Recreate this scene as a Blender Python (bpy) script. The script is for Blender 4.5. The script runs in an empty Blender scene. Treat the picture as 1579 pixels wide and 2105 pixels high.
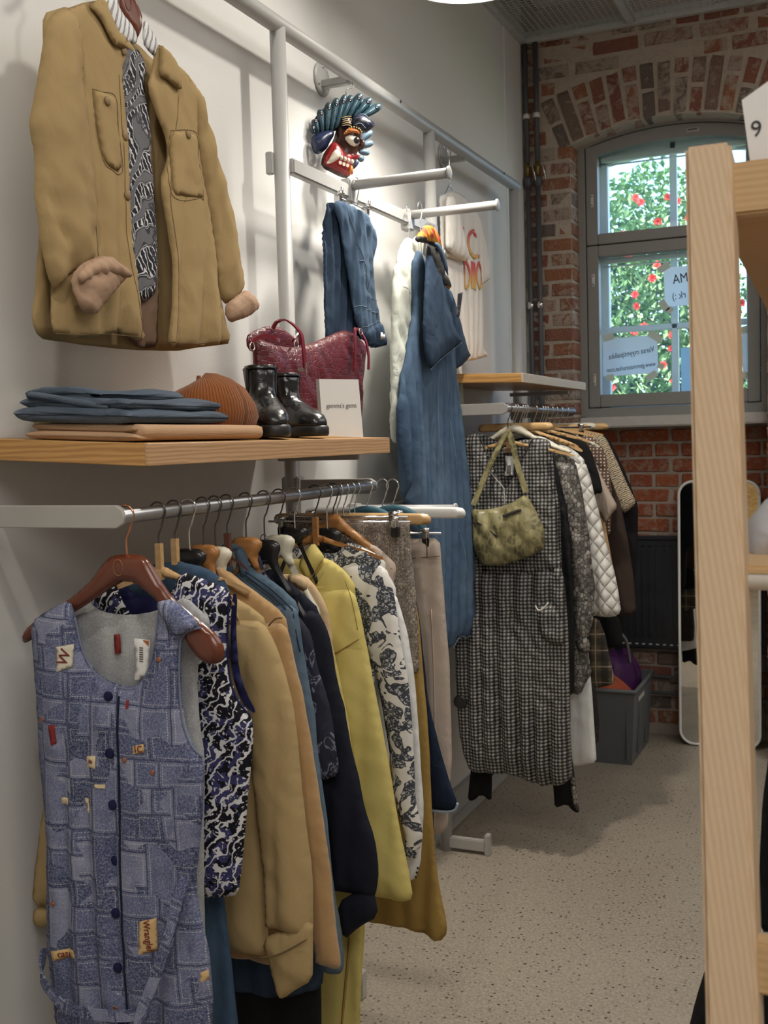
import bpy, bmesh, math, random
import numpy as np
from mathutils import Vector, Matrix, noise
from mathutils.geometry import delaunay_2d_cdt
from mathutils.bvhtree import BVHTree
random.seed(4)
SC = bpy.context.scene
COL = SC.collection
R = math.radians

# ------------------------------------------------------------------ camera
FPX, YAW, PIT, ROL = 2255.6, -0.41583, -0.0657, -0.02837
CX, CY = 789.5, 1052.5
CAM = Vector((1.5, 0.0, 1.5))
FW = Vector((math.sin(YAW)*math.cos(PIT), math.cos(YAW)*math.cos(PIT), math.sin(PIT)))
_rt = Vector((math.cos(YAW), -math.sin(YAW), 0)); _up = _rt.cross(FW)
RT = math.cos(ROL)*_rt + math.sin(ROL)*_up
UP = -math.sin(ROL)*_rt + math.cos(ROL)*_up
cd = bpy.data.cameras.new('camera'); cam = bpy.data.objects.new('camera', cd); COL.objects.link(cam)
cd.sensor_fit = 'HORIZONTAL'; cd.sensor_width = 36; cd.lens = FPX*36/1579
cam.matrix_world = Matrix(((RT.x, UP.x, -FW.x, CAM.x), (RT.y, UP.y, -FW.y, CAM.y), (RT.z, UP.z, -FW.z, CAM.z), (0, 0, 0, 1)))
cd.clip_start = .05; cd.clip_end = 100
cd.dof.use_dof = True; cd.dof.focus_distance = 2.5; cd.dof.aperture_fstop = cd.lens/1000/0.0042
SC.camera = cam

# ------------------------------------------------------------------ world, sun, lights, exposure
W = bpy.data.worlds.new('sky'); SC.world = W; W.use_nodes = True
wn = W.node_tree.nodes; wl = W.node_tree.links
bg = wn['Background']
sky = wn.new('ShaderNodeTexSky'); sky.sky_type = 'HOSEK_WILKIE'; sky.turbidity = 3.0
sky.sun_direction = (0.55, -0.35, 0.75)
wl.new(sky.outputs[0], bg.inputs[0]); bg.inputs[1].default_value = 13.0

def light(name, kind, loc, target, energy, col, size=.1, **kw):
    l = bpy.data.lights.new(name, kind); l.energy = energy; l.color = col
    o = bpy.data.objects.new(name, l); COL.objects.link(o); o.location = loc
    o.rotation_euler = (Vector(target)-Vector(loc)).to_track_quat('-Z', 'Y').to_euler()
    if kind == 'AREA':
        l.shape = 'RECTANGLE'; l.size = size; l.size_y = kw.get('sy', size)
    elif kind == 'SPOT':
        l.shadow_soft_size = size; l.spot_size = R(kw.get('cone', 80)); l.spot_blend = kw.get('blend', .5)
    elif kind == 'SUN':
        l.angle = R(1.0)
    else:
        l.shadow_soft_size = size
    return o
light('sun', 'SUN', (4, 4, 9), (2.9, 5.6, 6.5), 14.0, (1, .95, .86))
# broad overhead area lights, unseen and added for general fill
light('ceiling_fill', 'AREA', (2.6, 3.6, 3.52), (2.6, 3.6, 0), 33, (1, .97, .92), 1.6, sy=3.4)
light('ceiling_fill_rear', 'AREA', (2.6, -.8, 3.52), (2.6, -.8, 0), 50, (1, .96, .90), 1.6, sy=2.6)
# track spotlights aimed at the displays
light('track_spot', 'SPOT', (1.15, 2.75, 3.45), (0.1, 2.35, 1.7), 44, (1, .93, .82), .05, cone=75, blend=.6)
light('track_spot', 'SPOT', (0.85, .55, 3.45), (0.15, 1.75, 1.5), 33, (1, .93, .82), .05, cone=70, blend=.6)
SC.view_settings.view_transform = 'Standard'; SC.view_settings.look = 'None'
SC.view_settings.gamma = 1; SC.view_settings.use_curve_mapping = False
SC.view_settings.exposure = 0.62
SC.cycles.use_denoising = True
SC.cycles.max_bounces = 8; SC.cycles.diffuse_bounces = 4; SC.cycles.transparent_max_bounces = 12

# ------------------------------------------------------------------ geometry helpers
def ray(x, y): return RT*((x-CX)/FPX) - UP*((y-CY)/FPX) + FW
class PL:
    """a vertical working plane; a = heading of its u axis (0 = across the room, 90 = along the wall)"""
    def __init__(s, O, a):
        s.O = Vector(O); s.U = Vector((math.cos(R(a)), math.sin(R(a)), 0)); s.V = Vector((0, 0, 1)); s.N = s.U.cross(s.V)
    def uv(s, x, y):
        d = ray(x, y); t = (s.O-CAM).dot(s.N)/d.dot(s.N); p = CAM+d*t-s.O
        return (p.dot(s.U), p.z)
    def w(s, u, v, n=0): return s.O + s.U*u + s.V*v + s.N*n
    def P(s, x, y, n=0): return s.w(*s.uv(x, y), n)
def XP(x): return PL((x, 0, 0), 90)
def YP(y): return PL((0, y, 0), 0)

AUTO = []
def tag(o, label, cat, group=None, kind=None):
    if label: o['label'] = label
    if cat: o['category'] = cat
    if group: o['group'] = group
    if kind: o['kind'] = kind
    return o
def thing(name, label, cat, group=None):
    o = bpy.data.objects.new(name, None); COL.objects.link(o); o.empty_display_size = .05
    AUTO.append(o); return tag(o, label, cat, group)
def structure(name):
    o = bpy.data.objects.new(name, None); COL.objects.link(o); AUTO.append(o); o['kind'] = 'structure'; return o
def obj(name, me, mat=None, parent=None, label=None):
    o = bpy.data.objects.new(name, me); COL.objects.link(o)
    if mat is not None:
        me.materials.clear(); me.materials.append(mat)
    if parent is not None: o.parent = parent
    if label: o['label'] = label
    return o
def mesh_from(vs, fs, uvs=None, smooth=True):
    me = bpy.data.meshes.new('m'); me.from_pydata([tuple(v) for v in vs], [], fs); me.update()
    if uvs is not None:
        ul = me.uv_layers.new(name='UVMap')
        idx = np.zeros(len(me.loops), dtype=np.int32); me.loops.foreach_get('vertex_index', idx)
        ul.data.foreach_set('uv', np.asarray(uvs, dtype=np.float32)[idx].ravel())
    if smooth: me.polygons.foreach_set('use_smooth', [True]*len(me.polygons))
    return me
def chaikin(p, n=1, cut=.012):
    for _ in range(n):
        q = []
        for i in range(len(p)):
            a = p[i]; b = p[(i+1) % len(p)]; L = math.hypot(b[0]-a[0], b[1]-a[1])+1e-9
            t = min(.25, cut/L)
            q += [(a[0]*(1-t)+b[0]*t, a[1]*(1-t)+b[1]*t), (a[0]*t+b[0]*(1-t), a[1]*t+b[1]*(1-t))]
        p = q
    return p
def resample(p, h):
    q = []
    for i in range(len(p)):
        a = p[i]; b = p[(i+1) % len(p)]
        L = math.hypot(b[0]-a[0], b[1]-a[1]); n = max(1, int(L/h+.5))
        for k in range(n): q.append((a[0]+(b[0]-a[0])*k/n, a[1]+(b[1]-a[1])*k/n))
    return q
def inside(px, py, P):
    c = np.zeros(px.shape, bool); n = len(P); j = n-1
    for i in range(n):
        xi, yi = P[i]; xj, yj = P[j]
        if yi != yj:
            c ^= ((yi > py) != (yj > py)) & (px < (xj-xi)*(py-yi)/(yj-yi)+xi)
        j = i
    return c
def dist(pts, P):
    A = np.array(P); B = np.roll(A, -1, 0); d = B-A; L2 = (d**2).sum(1)+1e-12
    best = np.full(len(pts), 1e9)
    for k in range(len(A)):
        t = np.clip(((pts-A[k])@d[k])/L2[k], 0, 1)
        best = np.minimum(best, ((pts-A[k]-t[:, None]*d[k])**2).sum(1))
    return np.sqrt(best)
def folds(amp, wl, seed, vf=.8, grow=None, lean=0, wr=.0022):
    """hanging folds: rounded ridges with tight valleys that run down the cloth; grow=(v_top, v_bottom) opens them towards the hem"""
    N3 = noise.noise
    def f(u, v):
        g = 1.0
        if grow: g = min(1, max(.2, (grow[0]-v)/(grow[0]-grow[1])))
        ph = (u+lean*v)/(wl*1.5) + .9*N3(Vector((u*5, v*1.6*vf*2, seed))) + seed*.37
        s = abs(math.sin(math.pi*ph))**.8*2-1.2
        m = .55+.9*N3(Vector((u*4.3, v*2.1, seed+7)))
        r_ = 1-2*abs(N3(Vector(((u+v*.7)*17, (v-u*.5)*11, seed+3))))
        return amp*.62*g*s*max(.1, m)+wr*r_
    return f
BVC = {}
def on(o, pl, base=0.0):
    """height of a finished part's face above a working plane, to lay trims, pockets and buttons on it"""
    objs = o if isinstance(o, (list, tuple)) else [o]
    trees = []
    for ob in objs:
        if ob.name not in BVC: BVC[ob.name] = BVHTree.FromPolygons([v.co.copy() for v in ob.data.vertices], [tuple(p.vertices) for p in ob.data.polygons])
        trees.append(BVC[ob.name])
    def f(u, v):
        best = None
        for t in trees:
            h_ = t.ray_cast(pl.w(u, v, .6), -pl.N)
            if h_[0] is not None:
                n = (h_[0]-pl.O).dot(pl.N)
                best = n if best is None else max(best, n)
        return base if best is None else best
    f.base = base; return f
def panel(name, pl, pts, mat, parent=None, B=.02, Bb=None, r=.05, fold=None, h=.016, off=0, sm=1, pix=True, bend=None, label=None, puff=None):
    """a cushion-like cloth shape: closed mesh with a front and a back that swell away from its outline"""
    if pix: pts = [pl.uv(*p) for p in pts]
    if sm: pts = chaikin(pts, sm)
    P = resample(pts, h)
    A = np.array(P); lo = A.min(0); hi = A.max(0)
    gx, gy = np.meshgrid(np.arange(lo[0]+h*.5, hi[0], h), np.arange(lo[1]+h*.5, hi[1], h*.9))
    gx = gx + (np.arange(gx.shape[0]) % 2)[:, None]*h*.5
    G = np.stack([gx.ravel(), gy.ravel()], 1)
    G = G[inside(G[:, 0], G[:, 1], P)]
    if len(G):
        G = G[dist(G, P) > h*.45]
    co = [Vector(p) for p in P]+[Vector(tuple(g)) for g in G]
    vs, _, fs, ov, _, _ = delaunay_2d_cdt(co, [], [list(range(len(P)))], 1, 1e-6)
    V2 = np.array([tuple(v) for v in vs])
    d = dist(V2, P); bd = d < 1e-5
    if Bb is None: Bb = B
    r1 = min(r*.4, .014) if puff is None else puff
    t = np.clip(d/r1, 0, 1); t2 = np.clip(d/(r*1.3), 0, 1); g = .38*np.sqrt(1-(1-t)**2)+.62*np.sin(t2*math.pi/2)**1.2
    if puff: g = np.sqrt(1-(1-t)**2)
    out = []; back = []; uv = []
    n = len(V2); bidx = {}
    for i in range(n):
        u, v = V2[i]; f = fold(u, v)*min(1, d[i]/.012+.7) if fold else 0
        bb = bend(u, v) if bend else 0
        out.append(pl.w(u, v, off+bb+B*g[i]+f)); uv.append((u, v))
    k = n
    for i in range(n):
        if bd[i]: bidx[i] = i
        else:
            u, v = V2[i]; f = fold(u, v)*.6*min(1, d[i]/.012+.7) if fold else 0
            bb = bend(u, v) if bend else 0
            out.append(pl.w(u, v, off+bb-Bb*g[i]+f)); uv.append((u, v)); bidx[i] = k; k += 1
    F = []
    for f in fs:
        f = list(f)
        a, b, c = [V2[j] for j in f[:3]]
        if (b[0]-a[0])*(c[1]-a[1])-(b[1]-a[1])*(c[0]-a[0]) < 0: f.reverse()
        F.append(f); rb = [bidx[j] for j in reversed(f)]
        if set(rb) != set(f): F.append(rb)
    return obj(name, mesh_from(out, F, uv), mat, parent, label)
def box(name, lo, hi, mat, parent=None, bev=0, label=None):
    bm = bmesh.new(); bmesh.ops.create_cube(bm, size=1)
    for v in bm.verts:
        v.co = Vector(((v.co.x+.5)*(hi[0]-lo[0])+lo[0], (v.co.y+.5)*(hi[1]-lo[1])+lo[1], (v.co.z+.5)*(hi[2]-lo[2])+lo[2]))
    if bev: bmesh.ops.bevel(bm, geom=bm.edges[:], offset=bev, segments=2, affect='EDGES')
    me = bpy.data.meshes.new(name); bm.to_mesh(me); bm.free()
    return obj(name, me, mat, parent, label)
def obox(name, c, ax, ay, az, mat, parent=None, bev=0, label=None):
    """oriented box: centre and three half-extent vectors"""
    bm = bmesh.new(); bmesh.ops.create_cube(bm, size=2)
    if bev:
        L = (ax.length, ay.length, az.length)
        for v in bm.verts: v.co = Vector((v.co.x*L[0], v.co.y*L[1], v.co.z*L[2]))
        bmesh.ops.bevel(bm, geom=bm.edges[:], offset=bev, segments=2, affect='EDGES')
        ex, ey, ez = ax.normalized(), ay.normalized(), az.normalized()
        for v in bm.verts: v.co = c+ex*v.co.x+ey*v.co.y+ez*v.co.z
    else:
        for v in bm.verts: v.co = c+ax*v.co.x+ay*v.co.y+az*v.co.z
    bmesh.ops.recalc_face_normals(bm, faces=bm.faces[:])
    me = bpy.data.meshes.new(name); bm.to_mesh(me); bm.free()
    return obj(name, me, mat, parent, label)
def sweep(paths, rad, seg=8, caps=True):
    """round tubes along one or more point lists; rad a number or a list per point"""
    vs = []; fs = []; uv = []
    for pts in paths:
        pts = [Vector(p) for p in pts]; n = len(pts); b0 = len(vs); L = 0
        up = None
        for i in range(n):
            t = (pts[min(i+1, n-1)]-pts[max(i-1, 0)])
            t = t.normalized() if t.length > 1e-9 else Vector((0, 0, 1))
            if up is None: up = Vector((0, 0, 1)) if abs(t.z) < .9 else Vector((1, 0, 0))
            s = t.cross(up).normalized(); up = s.cross(t).normalized()
            rr = rad[i] if isinstance(rad, (list, tuple)) else rad
            if i: L += (pts[i]-pts[i-1]).length
            for k in range(seg):
                a = 2*math.pi*k/seg; vs.append(pts[i]+s*(math.cos(a)*rr)+up*(math.sin(a)*rr)); uv.append((k/seg*.1, L))
        for i in range(n-1):
            for k in range(seg):
                a = b0+i*seg+k; b = b0+i*seg+(k+1) % seg
                fs.append((a, b, b+seg, a+seg))
        if caps:
            fs.append(tuple(b0+k for k in reversed(range(seg)))); fs.append(tuple(b0+(n-1)*seg+k for k in range(seg)))
    return mesh_from(vs, fs, uv)
def tube(name, pts, rad, mat, parent=None, seg=10, label=None): return obj(name, sweep([pts], rad, seg), mat, parent, label)
def smoothpath(pts, n=6):
    pts = [Vector(p) for p in pts]; out = []
    for i in range(len(pts)-1):
        p0 = pts[max(i-1, 0)]; p1 = pts[i]; p2 = pts[i+1]; p3 = pts[min(i+2, len(pts)-1)]
        for k in range(n):
            t = k/n
            out.append(.5*((2*p1)+(p2-p0)*t+(2*p0-5*p1+4*p2-p3)*t*t+(3*p1-p0-3*p2+p3)*t**3))
    out.append(pts[-1]); return out
def rings(name, R_, mat, parent=None, close=True, label=None, uvs=(1, 1)):
    """loft through rings (lists of equal length)"""
    m = len(R_[0]); vs = [p for r in R_ for p in r]; fs = []; uv = []
    for i in range(len(R_)):
        for k in range(m): uv.append((k/m*uvs[0], i/(len(R_)-1)*uvs[1]))
    for i in range(len(R_)-1):
        for k in range(m):
            a = i*m+k; b = i*m+(k+1) % m; fs.append((a, b, b+m, a+m))
    if close:
        fs.append(tuple(reversed(range(m)))); fs.append(tuple((len(R_)-1)*m+k for k in range(m)))
    return obj(name, mesh_from(vs, fs, uv), mat, parent, label)
def cord(name, pl, pts, rad, mat, parent=None, off=0, pix=True, sm=5, seg=6, on=None):
    Q2 = [pl.uv(*p) for p in pts] if pix else list(pts)
    if sm: Q2 = [(v.x, v.y) for v in smoothpath([(a, b, 0) for a, b in Q2], sm if on is None else max(sm, 8))]
    if on is not None:
        H = [(a, b, on(a, b)) for a, b in Q2]; K = [x for x in H if x[2] != on.base] or H
        if len(K) < 2: K = H
        return tube(name, [pl.w(a, b, n+rad*.35) for a, b, n in K], rad, mat, parent, seg)
    return tube(name, [pl.w(a, b, off) for a, b in Q2], rad, mat, parent, seg)
def strap(name, pts3, wdir, w, t, mat, parent=None):
    """flat band along points; wdir = direction of its width"""
    pts3 = smoothpath(pts3, 6); vs = []; fs = []; uv = []; L = 0; n = len(pts3)
    for i, p in enumerate(pts3):
        tg = (pts3[min(i+1, n-1)]-pts3[max(i-1, 0)]).normalized(); wd = (wdir-tg*wdir.dot(tg)).normalized(); nn = tg.cross(wd)
        if i: L += (p-pts3[i-1]).length
        for a, b in ((-1, -1), (1, -1), (1, 1), (-1, 1)):
            vs.append(p+wd*(a*w/2)+nn*(b*t/2)); uv.append((a*w/2, L))
    for i in range(n-1):
        for k in range(4):
            a = i*4+k; b = i*4+(k+1) % 4; fs.append((a, b, b+4, a+4))
    fs += [(3, 2, 1, 0), tuple((n-1)*4+k for k in range(4))]
    return obj(name, mesh_from(vs, fs, uv, False), mat, parent)
def disc(name, pl, u, v, rad, th, mat, parent=None, off=0, seg=16, label=None):
    r0 = []
    for n, s in ((0, 1), (th*.7, 1), (th, .8)):
        r0.append([pl.w(u+math.cos(2*math.pi*k/seg)*rad*s, v+math.sin(2*math.pi*k/seg)*rad*s, off+n) for k in range(seg)])
    return rings(name, r0, mat, parent, True, label)
def lettering(name, body, pl, u, v, size, mat, parent=None, off=.001, rot=0, mirror=False, sx=1.0, ext=.0006, align='CENTER', bend=None):
    c = bpy.data.curves.new('t', 'FONT'); c.body = body; c.size = size; c.align_x = align; c.align_y = 'CENTER'; c.extrude = ext
    t = bpy.data.objects.new('t', c); COL.objects.link(t)
    me = bpy.data.meshes.new_from_object(t.evaluated_get(bpy.context.evaluated_depsgraph_get())); COL.objects.unlink(t); bpy.data.objects.remove(t)
    ca, sa = math.cos(R(rot)), math.sin(R(rot)); m = -1 if mirror else 1
    for vv in me.vertices:
        x, y = vv.co.x*sx, vv.co.y; x, y = x*ca-y*sa, x*sa+y*ca
        vv.co = pl.w(u+m*x, v+y, off+vv.co.z+(bend(u+m*x, v+y) if bend else 0))
    me.update()
    return obj(name, me, mat, parent)
# ------------------------------------------------------------------ material helpers
class Mt:
    def __init__(s, name):
        s.m = bpy.data.materials.new(name); s.m.use_nodes = True; s.nt = s.m.node_tree
        s.b = s.nt.nodes['Principled BSDF']
    def n(s, t, ins=None, **at):
        nd = s.nt.nodes.new('ShaderNode'+t)
        for k, v in at.items(): setattr(nd, k, v)
        for k, v in (ins or {}).items(): s.set(nd.inputs[k], v)
        return nd
    def set(s, sock, v):
        if isinstance(v, bpy.types.NodeSocket): s.nt.links.new(v, sock)
        elif isinstance(v, tuple) and len(v) == 3 and sock.type == 'RGBA': sock.default_value = (*v, 1)
        else: sock.default_value = v
    def uv(s): return s.n('TexCoord').outputs['UV']
    def ob(s): return s.n('TexCoord').outputs['Object']
    def map(s, vec, sc=(1, 1, 1), rot=(0, 0, 0), loc=(0, 0, 0)):
        return s.n('Mapping', {'Vector': vec, 'Scale': sc, 'Rotation': rot, 'Location': loc}).outputs[0]
    def noise(s, vec, sc, det=3, dist=0, rough=.5, out=0):
        return s.n('TexNoise', {'Vector': vec, 'Scale': sc, 'Detail': det, 'Distortion': dist, 'Roughness': rough}).outputs[out]
    def vor(s, vec, sc, feat='F1', out='Distance', rnd=1.0):
        return s.n('TexVoronoi', {'Vector': vec, 'Scale': sc, 'Randomness': rnd}, feature=feat).outputs[out]
    def wave(s, vec, sc, dist=0, det=2, dsc=1, typ='BANDS', dirn='X', prof='SIN'):
        nd = s.n('TexWave', {'Vector': vec, 'Scale': sc, 'Distortion': dist, 'Detail': det, 'Detail Scale': dsc}, wave_type=typ, wave_profile=prof)
        if typ == 'BANDS': nd.bands_direction = dirn
        else: nd.rings_direction = dirn
        return nd.outputs[1]
    def mth(s, op, a, b=0.0, c=0.0):
        nd = s.n('Math', operation=op); s.set(nd.inputs[0], a); s.set(nd.inputs[1], b); s.set(nd.inputs[2], c); return nd.outputs[0]
    def ramp(s, f, *stops, interp='LINEAR'):
        nd = s.n('ValToRGB'); cr = nd.color_ramp; cr.interpolation = interp
        while len(cr.elements) < len(stops): cr.elements.new(.5)
        for e, (p, c) in zip(cr.elements, stops):
            e.position = p; e.color = (*c, 1) if isinstance(c, tuple) else (c, c, c, 1)
        s.set(nd.inputs[0], f); return nd.outputs[0]
    def mix(s, f, a, b, mode='MIX'):
        nd = s.n('Mix', data_type='RGBA', blend_type=mode); s.set(nd.inputs[0], f); s.set(nd.inputs[6], a); s.set(nd.inputs[7], b); return nd.outputs[2]
    def bump(s, hgt, st=.3, dist=.002, prev=None):
        ins = {'Height': hgt, 'Strength': st, 'Distance': dist}
        if prev is not None: ins['Normal'] = prev
        o = s.n('Bump', ins).outputs[0]; s.set(s.b.inputs['Normal'], o); return o
    def fin(s, col=None, rough=.6, metal=0, spec=None, **kw):
        if col is not None: s.set(s.b.inputs['Base Color'], col)
        s.set(s.b.inputs['Roughness'], rough); s.set(s.b.inputs['Metallic'], metal)
        if spec is not None: s.b.inputs['Specular IOR Level'].default_value = spec
        for k, v in kw.items(): s.set(s.b.inputs[k.replace('_', ' ')], v)
        return s.m
def sc_(c, k): return tuple(min(1, x*k) for x in c)
def plain(name, col, rough=.5, metal=0, var=.06, bump=0, spec=None, nsc=30):
    g = Mt(name); n = g.noise(g.ob(), nsc, 4)
    c = g.mix(n, sc_(col, 1-var), sc_(col, 1+var))
    if bump: g.bump(n, bump, .002)
    return g.fin(c, rough, metal, spec)
def fabric(name, col, rough=.9, var=.12, weave=1500, bump=.25, wr=.5, sheen=.0, spec=.2):
    g = Mt(name); uv = g.uv()
    n1 = g.noise(g.map(uv, (1, .35, 1)), 9, 4); n2 = g.noise(uv, weave/3, 2)
    c = g.mix(n1, sc_(col, 1-var), sc_(col, 1+var)); c = g.mix(g.mth('MULTIPLY', n2, .35), c, sc_(col, .72))
    b1 = g.bump(g.noise(g.map(uv, (1, .45, 1)), 22, 3, 1.2), wr, .006)
    g.bump(n2, bump, .0006, b1)
    if sheen: g.b.inputs['Sheen Weight'].default_value = sheen
    return g.fin(c, rough, 0, spec)
def denim(name, col, worn=(.35, .5, .68), amt=.5, wr=.6):
    g = Mt(name); uv = g.uv()
    tw = g.wave(g.map(uv, (1, 1, 1), (0, 0, R(35))), 260, 1.2)
    st = g.noise(g.map(uv, (1, .12, 1)), 60, 4, .4); bl = g.noise(g.map(uv, (1, .4, 1)), 7, 4, .6)
    c = g.mix(g.ramp(bl, (.38, 0), (.72, amt)), col, worn)
    c = g.mix(g.ramp(st, (.35, 0), (.8, .45)), c, sc_(col, .55)); c = g.mix(g.mth('MULTIPLY', tw, .18), c, worn)
    b1 = g.bump(g.noise(g.map(uv, (1, .4, 1)), 20, 4, 1.5), wr, .008); g.bump(g.noise(uv, 420, 2), .25, .0008, b1)
    return g.fin(c, .92, 0, .15)
def wood(name, c1, c2, sc=1.0, axis='Y', rough=.45, dist=9):
    g = Mt(name); o = g.ob()
    s = {'X': (.10, 1, 1), 'Y': (1, .10, 1), 'Z': (1, 1, .10)}[axis]
    v = g.map(o, tuple(x*sc for x in s))
    w = g.wave(v, 9, dist, 3, 1.4, 'RINGS', axis)
    f = g.noise(g.map(o, tuple(x*x*sc for x in s)), 90, 4)
    c = g.mix(g.ramp(w, (.1, 0), (.9, .85)), c1, c2); c = g.mix(g.mth('MULTIPLY', f, .4), c, sc_(c2, .8))
    g.bump(f, .08, .001)
    return g.fin(c, rough, 0, .35)

MT = {}
# ---- setting
def build_mats():
    g = Mt('white_plaster'); o = g.ob(); n = g.noise(o, 1.4, 4)
    c = g.mix(n, (.66, .655, .64), (.72, .715, .70)); g.bump(g.noise(o, 160, 3), .25, .0015); MT['wall'] = g.fin(c, .75, 0, .25)
    g = Mt('terrazzo'); o = g.ob()
    base = g.mix(g.noise(o, 3, 5, .5), (.235, .20, .155), (.32, .275, .215))
    d2 = g.noise(o, 110, 3); base = g.mix(g.ramp(d2, (.42, 0), (.62, .55)), base, (.40, .355, .29))
    v1 = g.n('TexVoronoi', {'Vector': o, 'Scale': 62.0}); dk = g.mth('LESS_THAN', v1.outputs['Distance'], .27)
    sep = g.n('SeparateColor', {'Color': v1.outputs['Color']})
    dk = g.mth('MULTIPLY', dk, g.mth('GREATER_THAN', sep.outputs[0], .62))
    c = g.mix(dk, base, g.mix(sep.outputs[1], (.05, .045, .04), (.20, .16, .12)))
    v2 = g.n('TexVoronoi', {'Vector': o, 'Scale': 160.0}); d3 = g.mth('LESS_THAN', v2.outputs['Distance'], .26)
    s2 = g.n('SeparateColor', {'Color': v2.outputs['Color']}); d3 = g.mth('MULTIPLY', d3, g.mth('GREATER_THAN', s2.outputs[0], .70))
    c = g.mix(d3, c, (.11, .09, .075))
    MT['floor'] = g.fin(c, g.ramp(g.noise(o, 2.2, 3), (.3, .32), (.7, .5)), 0, .35)
    # bricks: colour per brick from Object Info
    def brick(nm, cols, smear, amt):
        g = Mt(nm); o = g.n('NewGeometry').outputs['Position']; rnd = g.n('ObjectInfo').outputs['Random']
        v = g.n('VectorMath', {0: o, 1: g.n('CombineXYZ', {0: g.mth('MULTIPLY', rnd, 40)}).outputs[0]}, operation='ADD').outputs[0]
        st = [(i/(len(cols)), c) for i, c in enumerate(cols)]
        c = g.ramp(rnd, *st, interp='CONSTANT')
        c = g.mix(g.noise(v, 40, 4, .4), c, g.mix(.5, c, (.16, .07, .045)))
        sm = g.noise(o, 17, 7, 1.2, .68); lvl = g.mth('ADD', sm, g.mth('MULTIPLY', g.mth('SUBTRACT', g.mth('FRACT', g.mth('MULTIPLY', rnd, 7.3)), .5), amt))
        c = g.mix(g.ramp(lvl, (.49, 0), (.63, .80)), c, smear)
        g.bump(g.mth('ADD', g.noise(o, 90, 4), sm), .9, .012)
        return g.fin(c, .92, 0, .15)
    MT['brick_old'] = brick('old_brick', [(.30, .135, .095), (.26, .11, .08), (.34, .16, .105), (.22, .175, .145), (.30, .125, .09), (.36, .16, .09), (.26, .18, .14), (.28, .12, .095), (.17, .155, .14)], (.43, .36, .295), .22)
    MT['brick_new'] = brick('clean_brick', [(.40, .115, .055), (.46, .135, .06), (.37, .10, .05), (.42, .12, .06), (.34, .095, .05)], (.36, .25, .19), .02)
    g = Mt('lime_mortar'); o = g.ob(); n = g.noise(o, 26, 5, .5)
    g.bump(g.noise(o, 70, 5), .8, .008); MT['mortar'] = g.fin(g.mix(n, (.36, .30, .245), (.52, .44, .365)), .95, 0, .1)
    g = Mt('grey_mortar'); o = g.ob(); g.bump(g.noise(o, 90, 4), .6, .005); MT['mortar2'] = g.fin(g.mix(g.noise(o, 30, 4), (.30, .25, .21), (.42, .36, .31)), .95, 0, .1)
    MT['wingrey'] = plain('grey_window_paint', (.27, .265, .255), .45)
    MT['winwhite'] = plain('white_window_paint', (.75, .78, .78), .4)
    MT['sill'] = plain('pale_stone', (.50, .48, .45), .6, 0, .15, .2)
    MT['frame'] = plain('light_grey_paint', (.40, .40, .395), .38, .0, .04)
    MT['arm'] = plain('warm_grey_paint', (.40, .385, .36), .45, 0, .04)
    MT['steel'] = plain('brushed_steel', (.36, .36, .37), .33, .9, .1)
    MT['chrome'] = plain('chrome', (.75, .75, .76), .12, 1, .02)
    MT['darkwire'] = plain('dark_steel_wire', (.12, .115, .11), .3, .9, .1)
    MT['copper'] = plain('copper_wire', (.62, .30, .20), .25, 1, .05)
    MT['galv'] = plain('galvanised_steel', (.52, .54, .54), .5, .2, .12)
    MT['pipe'] = plain('dark_grey_pipe_paint', (.075, .075, .085), .45, 0, .15)
    MT['brass'] = plain('aged_brass', (.22, .17, .06), .35, .8, .2)
    MT['radiator'] = plain('anthracite_enamel', (.022, .024, .030), .35, 0, .08)
    MT['black_plastic'] = plain('black_plastic', (.012, .012, .013), .3, 0, .1)
    MT['grey_plastic'] = plain('grey_plastic', (.11, .115, .12), .5, 0, .08)
    MT['cream_plastic'] = plain('cream_plastic', (.66, .62, .50), .4, 0, .04)
    MT['white_plastic'] = plain('white_plastic', (.72, .72, .70), .4, 0, .03)
    MT['paper'] = plain('white_paper', (.80, .79, .77), .8, 0, .02)
    g = Mt('thin_window_paper'); df = g.n('BsdfDiffuse', {'Color': (.78, .78, .78)}); tl_ = g.n('BsdfTranslucent', {'Color': (.88, .90, .94)}); mx = g.n('MixShader', {0: .68, 1: df.outputs[0], 2: tl_.outputs[0]}); g.nt.links.new(mx.outputs[0], g.nt.nodes['Material Output'].inputs[0]); MT['thin_paper'] = g.m
    MT['tape'] = plain('masking_tape', (.62, .74, .70), .7, 0, .03)
    MT['ink'] = plain('dark_ink', (.03, .03, .04), .7)
    MT['ink_grey'] = plain('grey_ink', (.16, .15, .15), .7)
    MT['ceil'] = plain('ceiling_paint', (.55, .55, .54), .8)
    MT['dark'] = plain('dark_void', (.035, .035, .035), .9)
    MT['shelf_side'] = wood('oak_end_grain', (.60, .34, .12), (.40, .20, .065), 5.0, 'X', .4, 5)
    MT['shelf_front'] = wood('oak_edge', (.58, .37, .21), (.40, .235, .12), 5.0, 'Y', .4, 5)
    MT['shelf_pale'] = wood('pale_oak_edge', (.62, .53, .42), (.48, .40, .31), 5.0, 'Y', .4, 5)
    MT['pine'] = wood('pine', (.70, .53, .36), (.61, .43, .265), 7.0, 'Z', .5, 1.2)
    MT['pine_x'] = wood('pine_rail', (.66, .46, .25), (.56, .37, .19), 6.0, 'X', .5, 1.5)
    MT['beech'] = wood('beech_hanger', (.60, .39, .19), (.54, .335, .15), 3, 'X', .35, 2)
    MT['amber_wood'] = wood('amber_hanger', (.42, .20, .07), (.36, .16, .052), 3, 'X', .28, 2)
    MT['brown_wood'] = plain('reddish_brown_lacquer', (.135, .036, .017), .22, 0, .18, 0, .5, 9)
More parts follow.
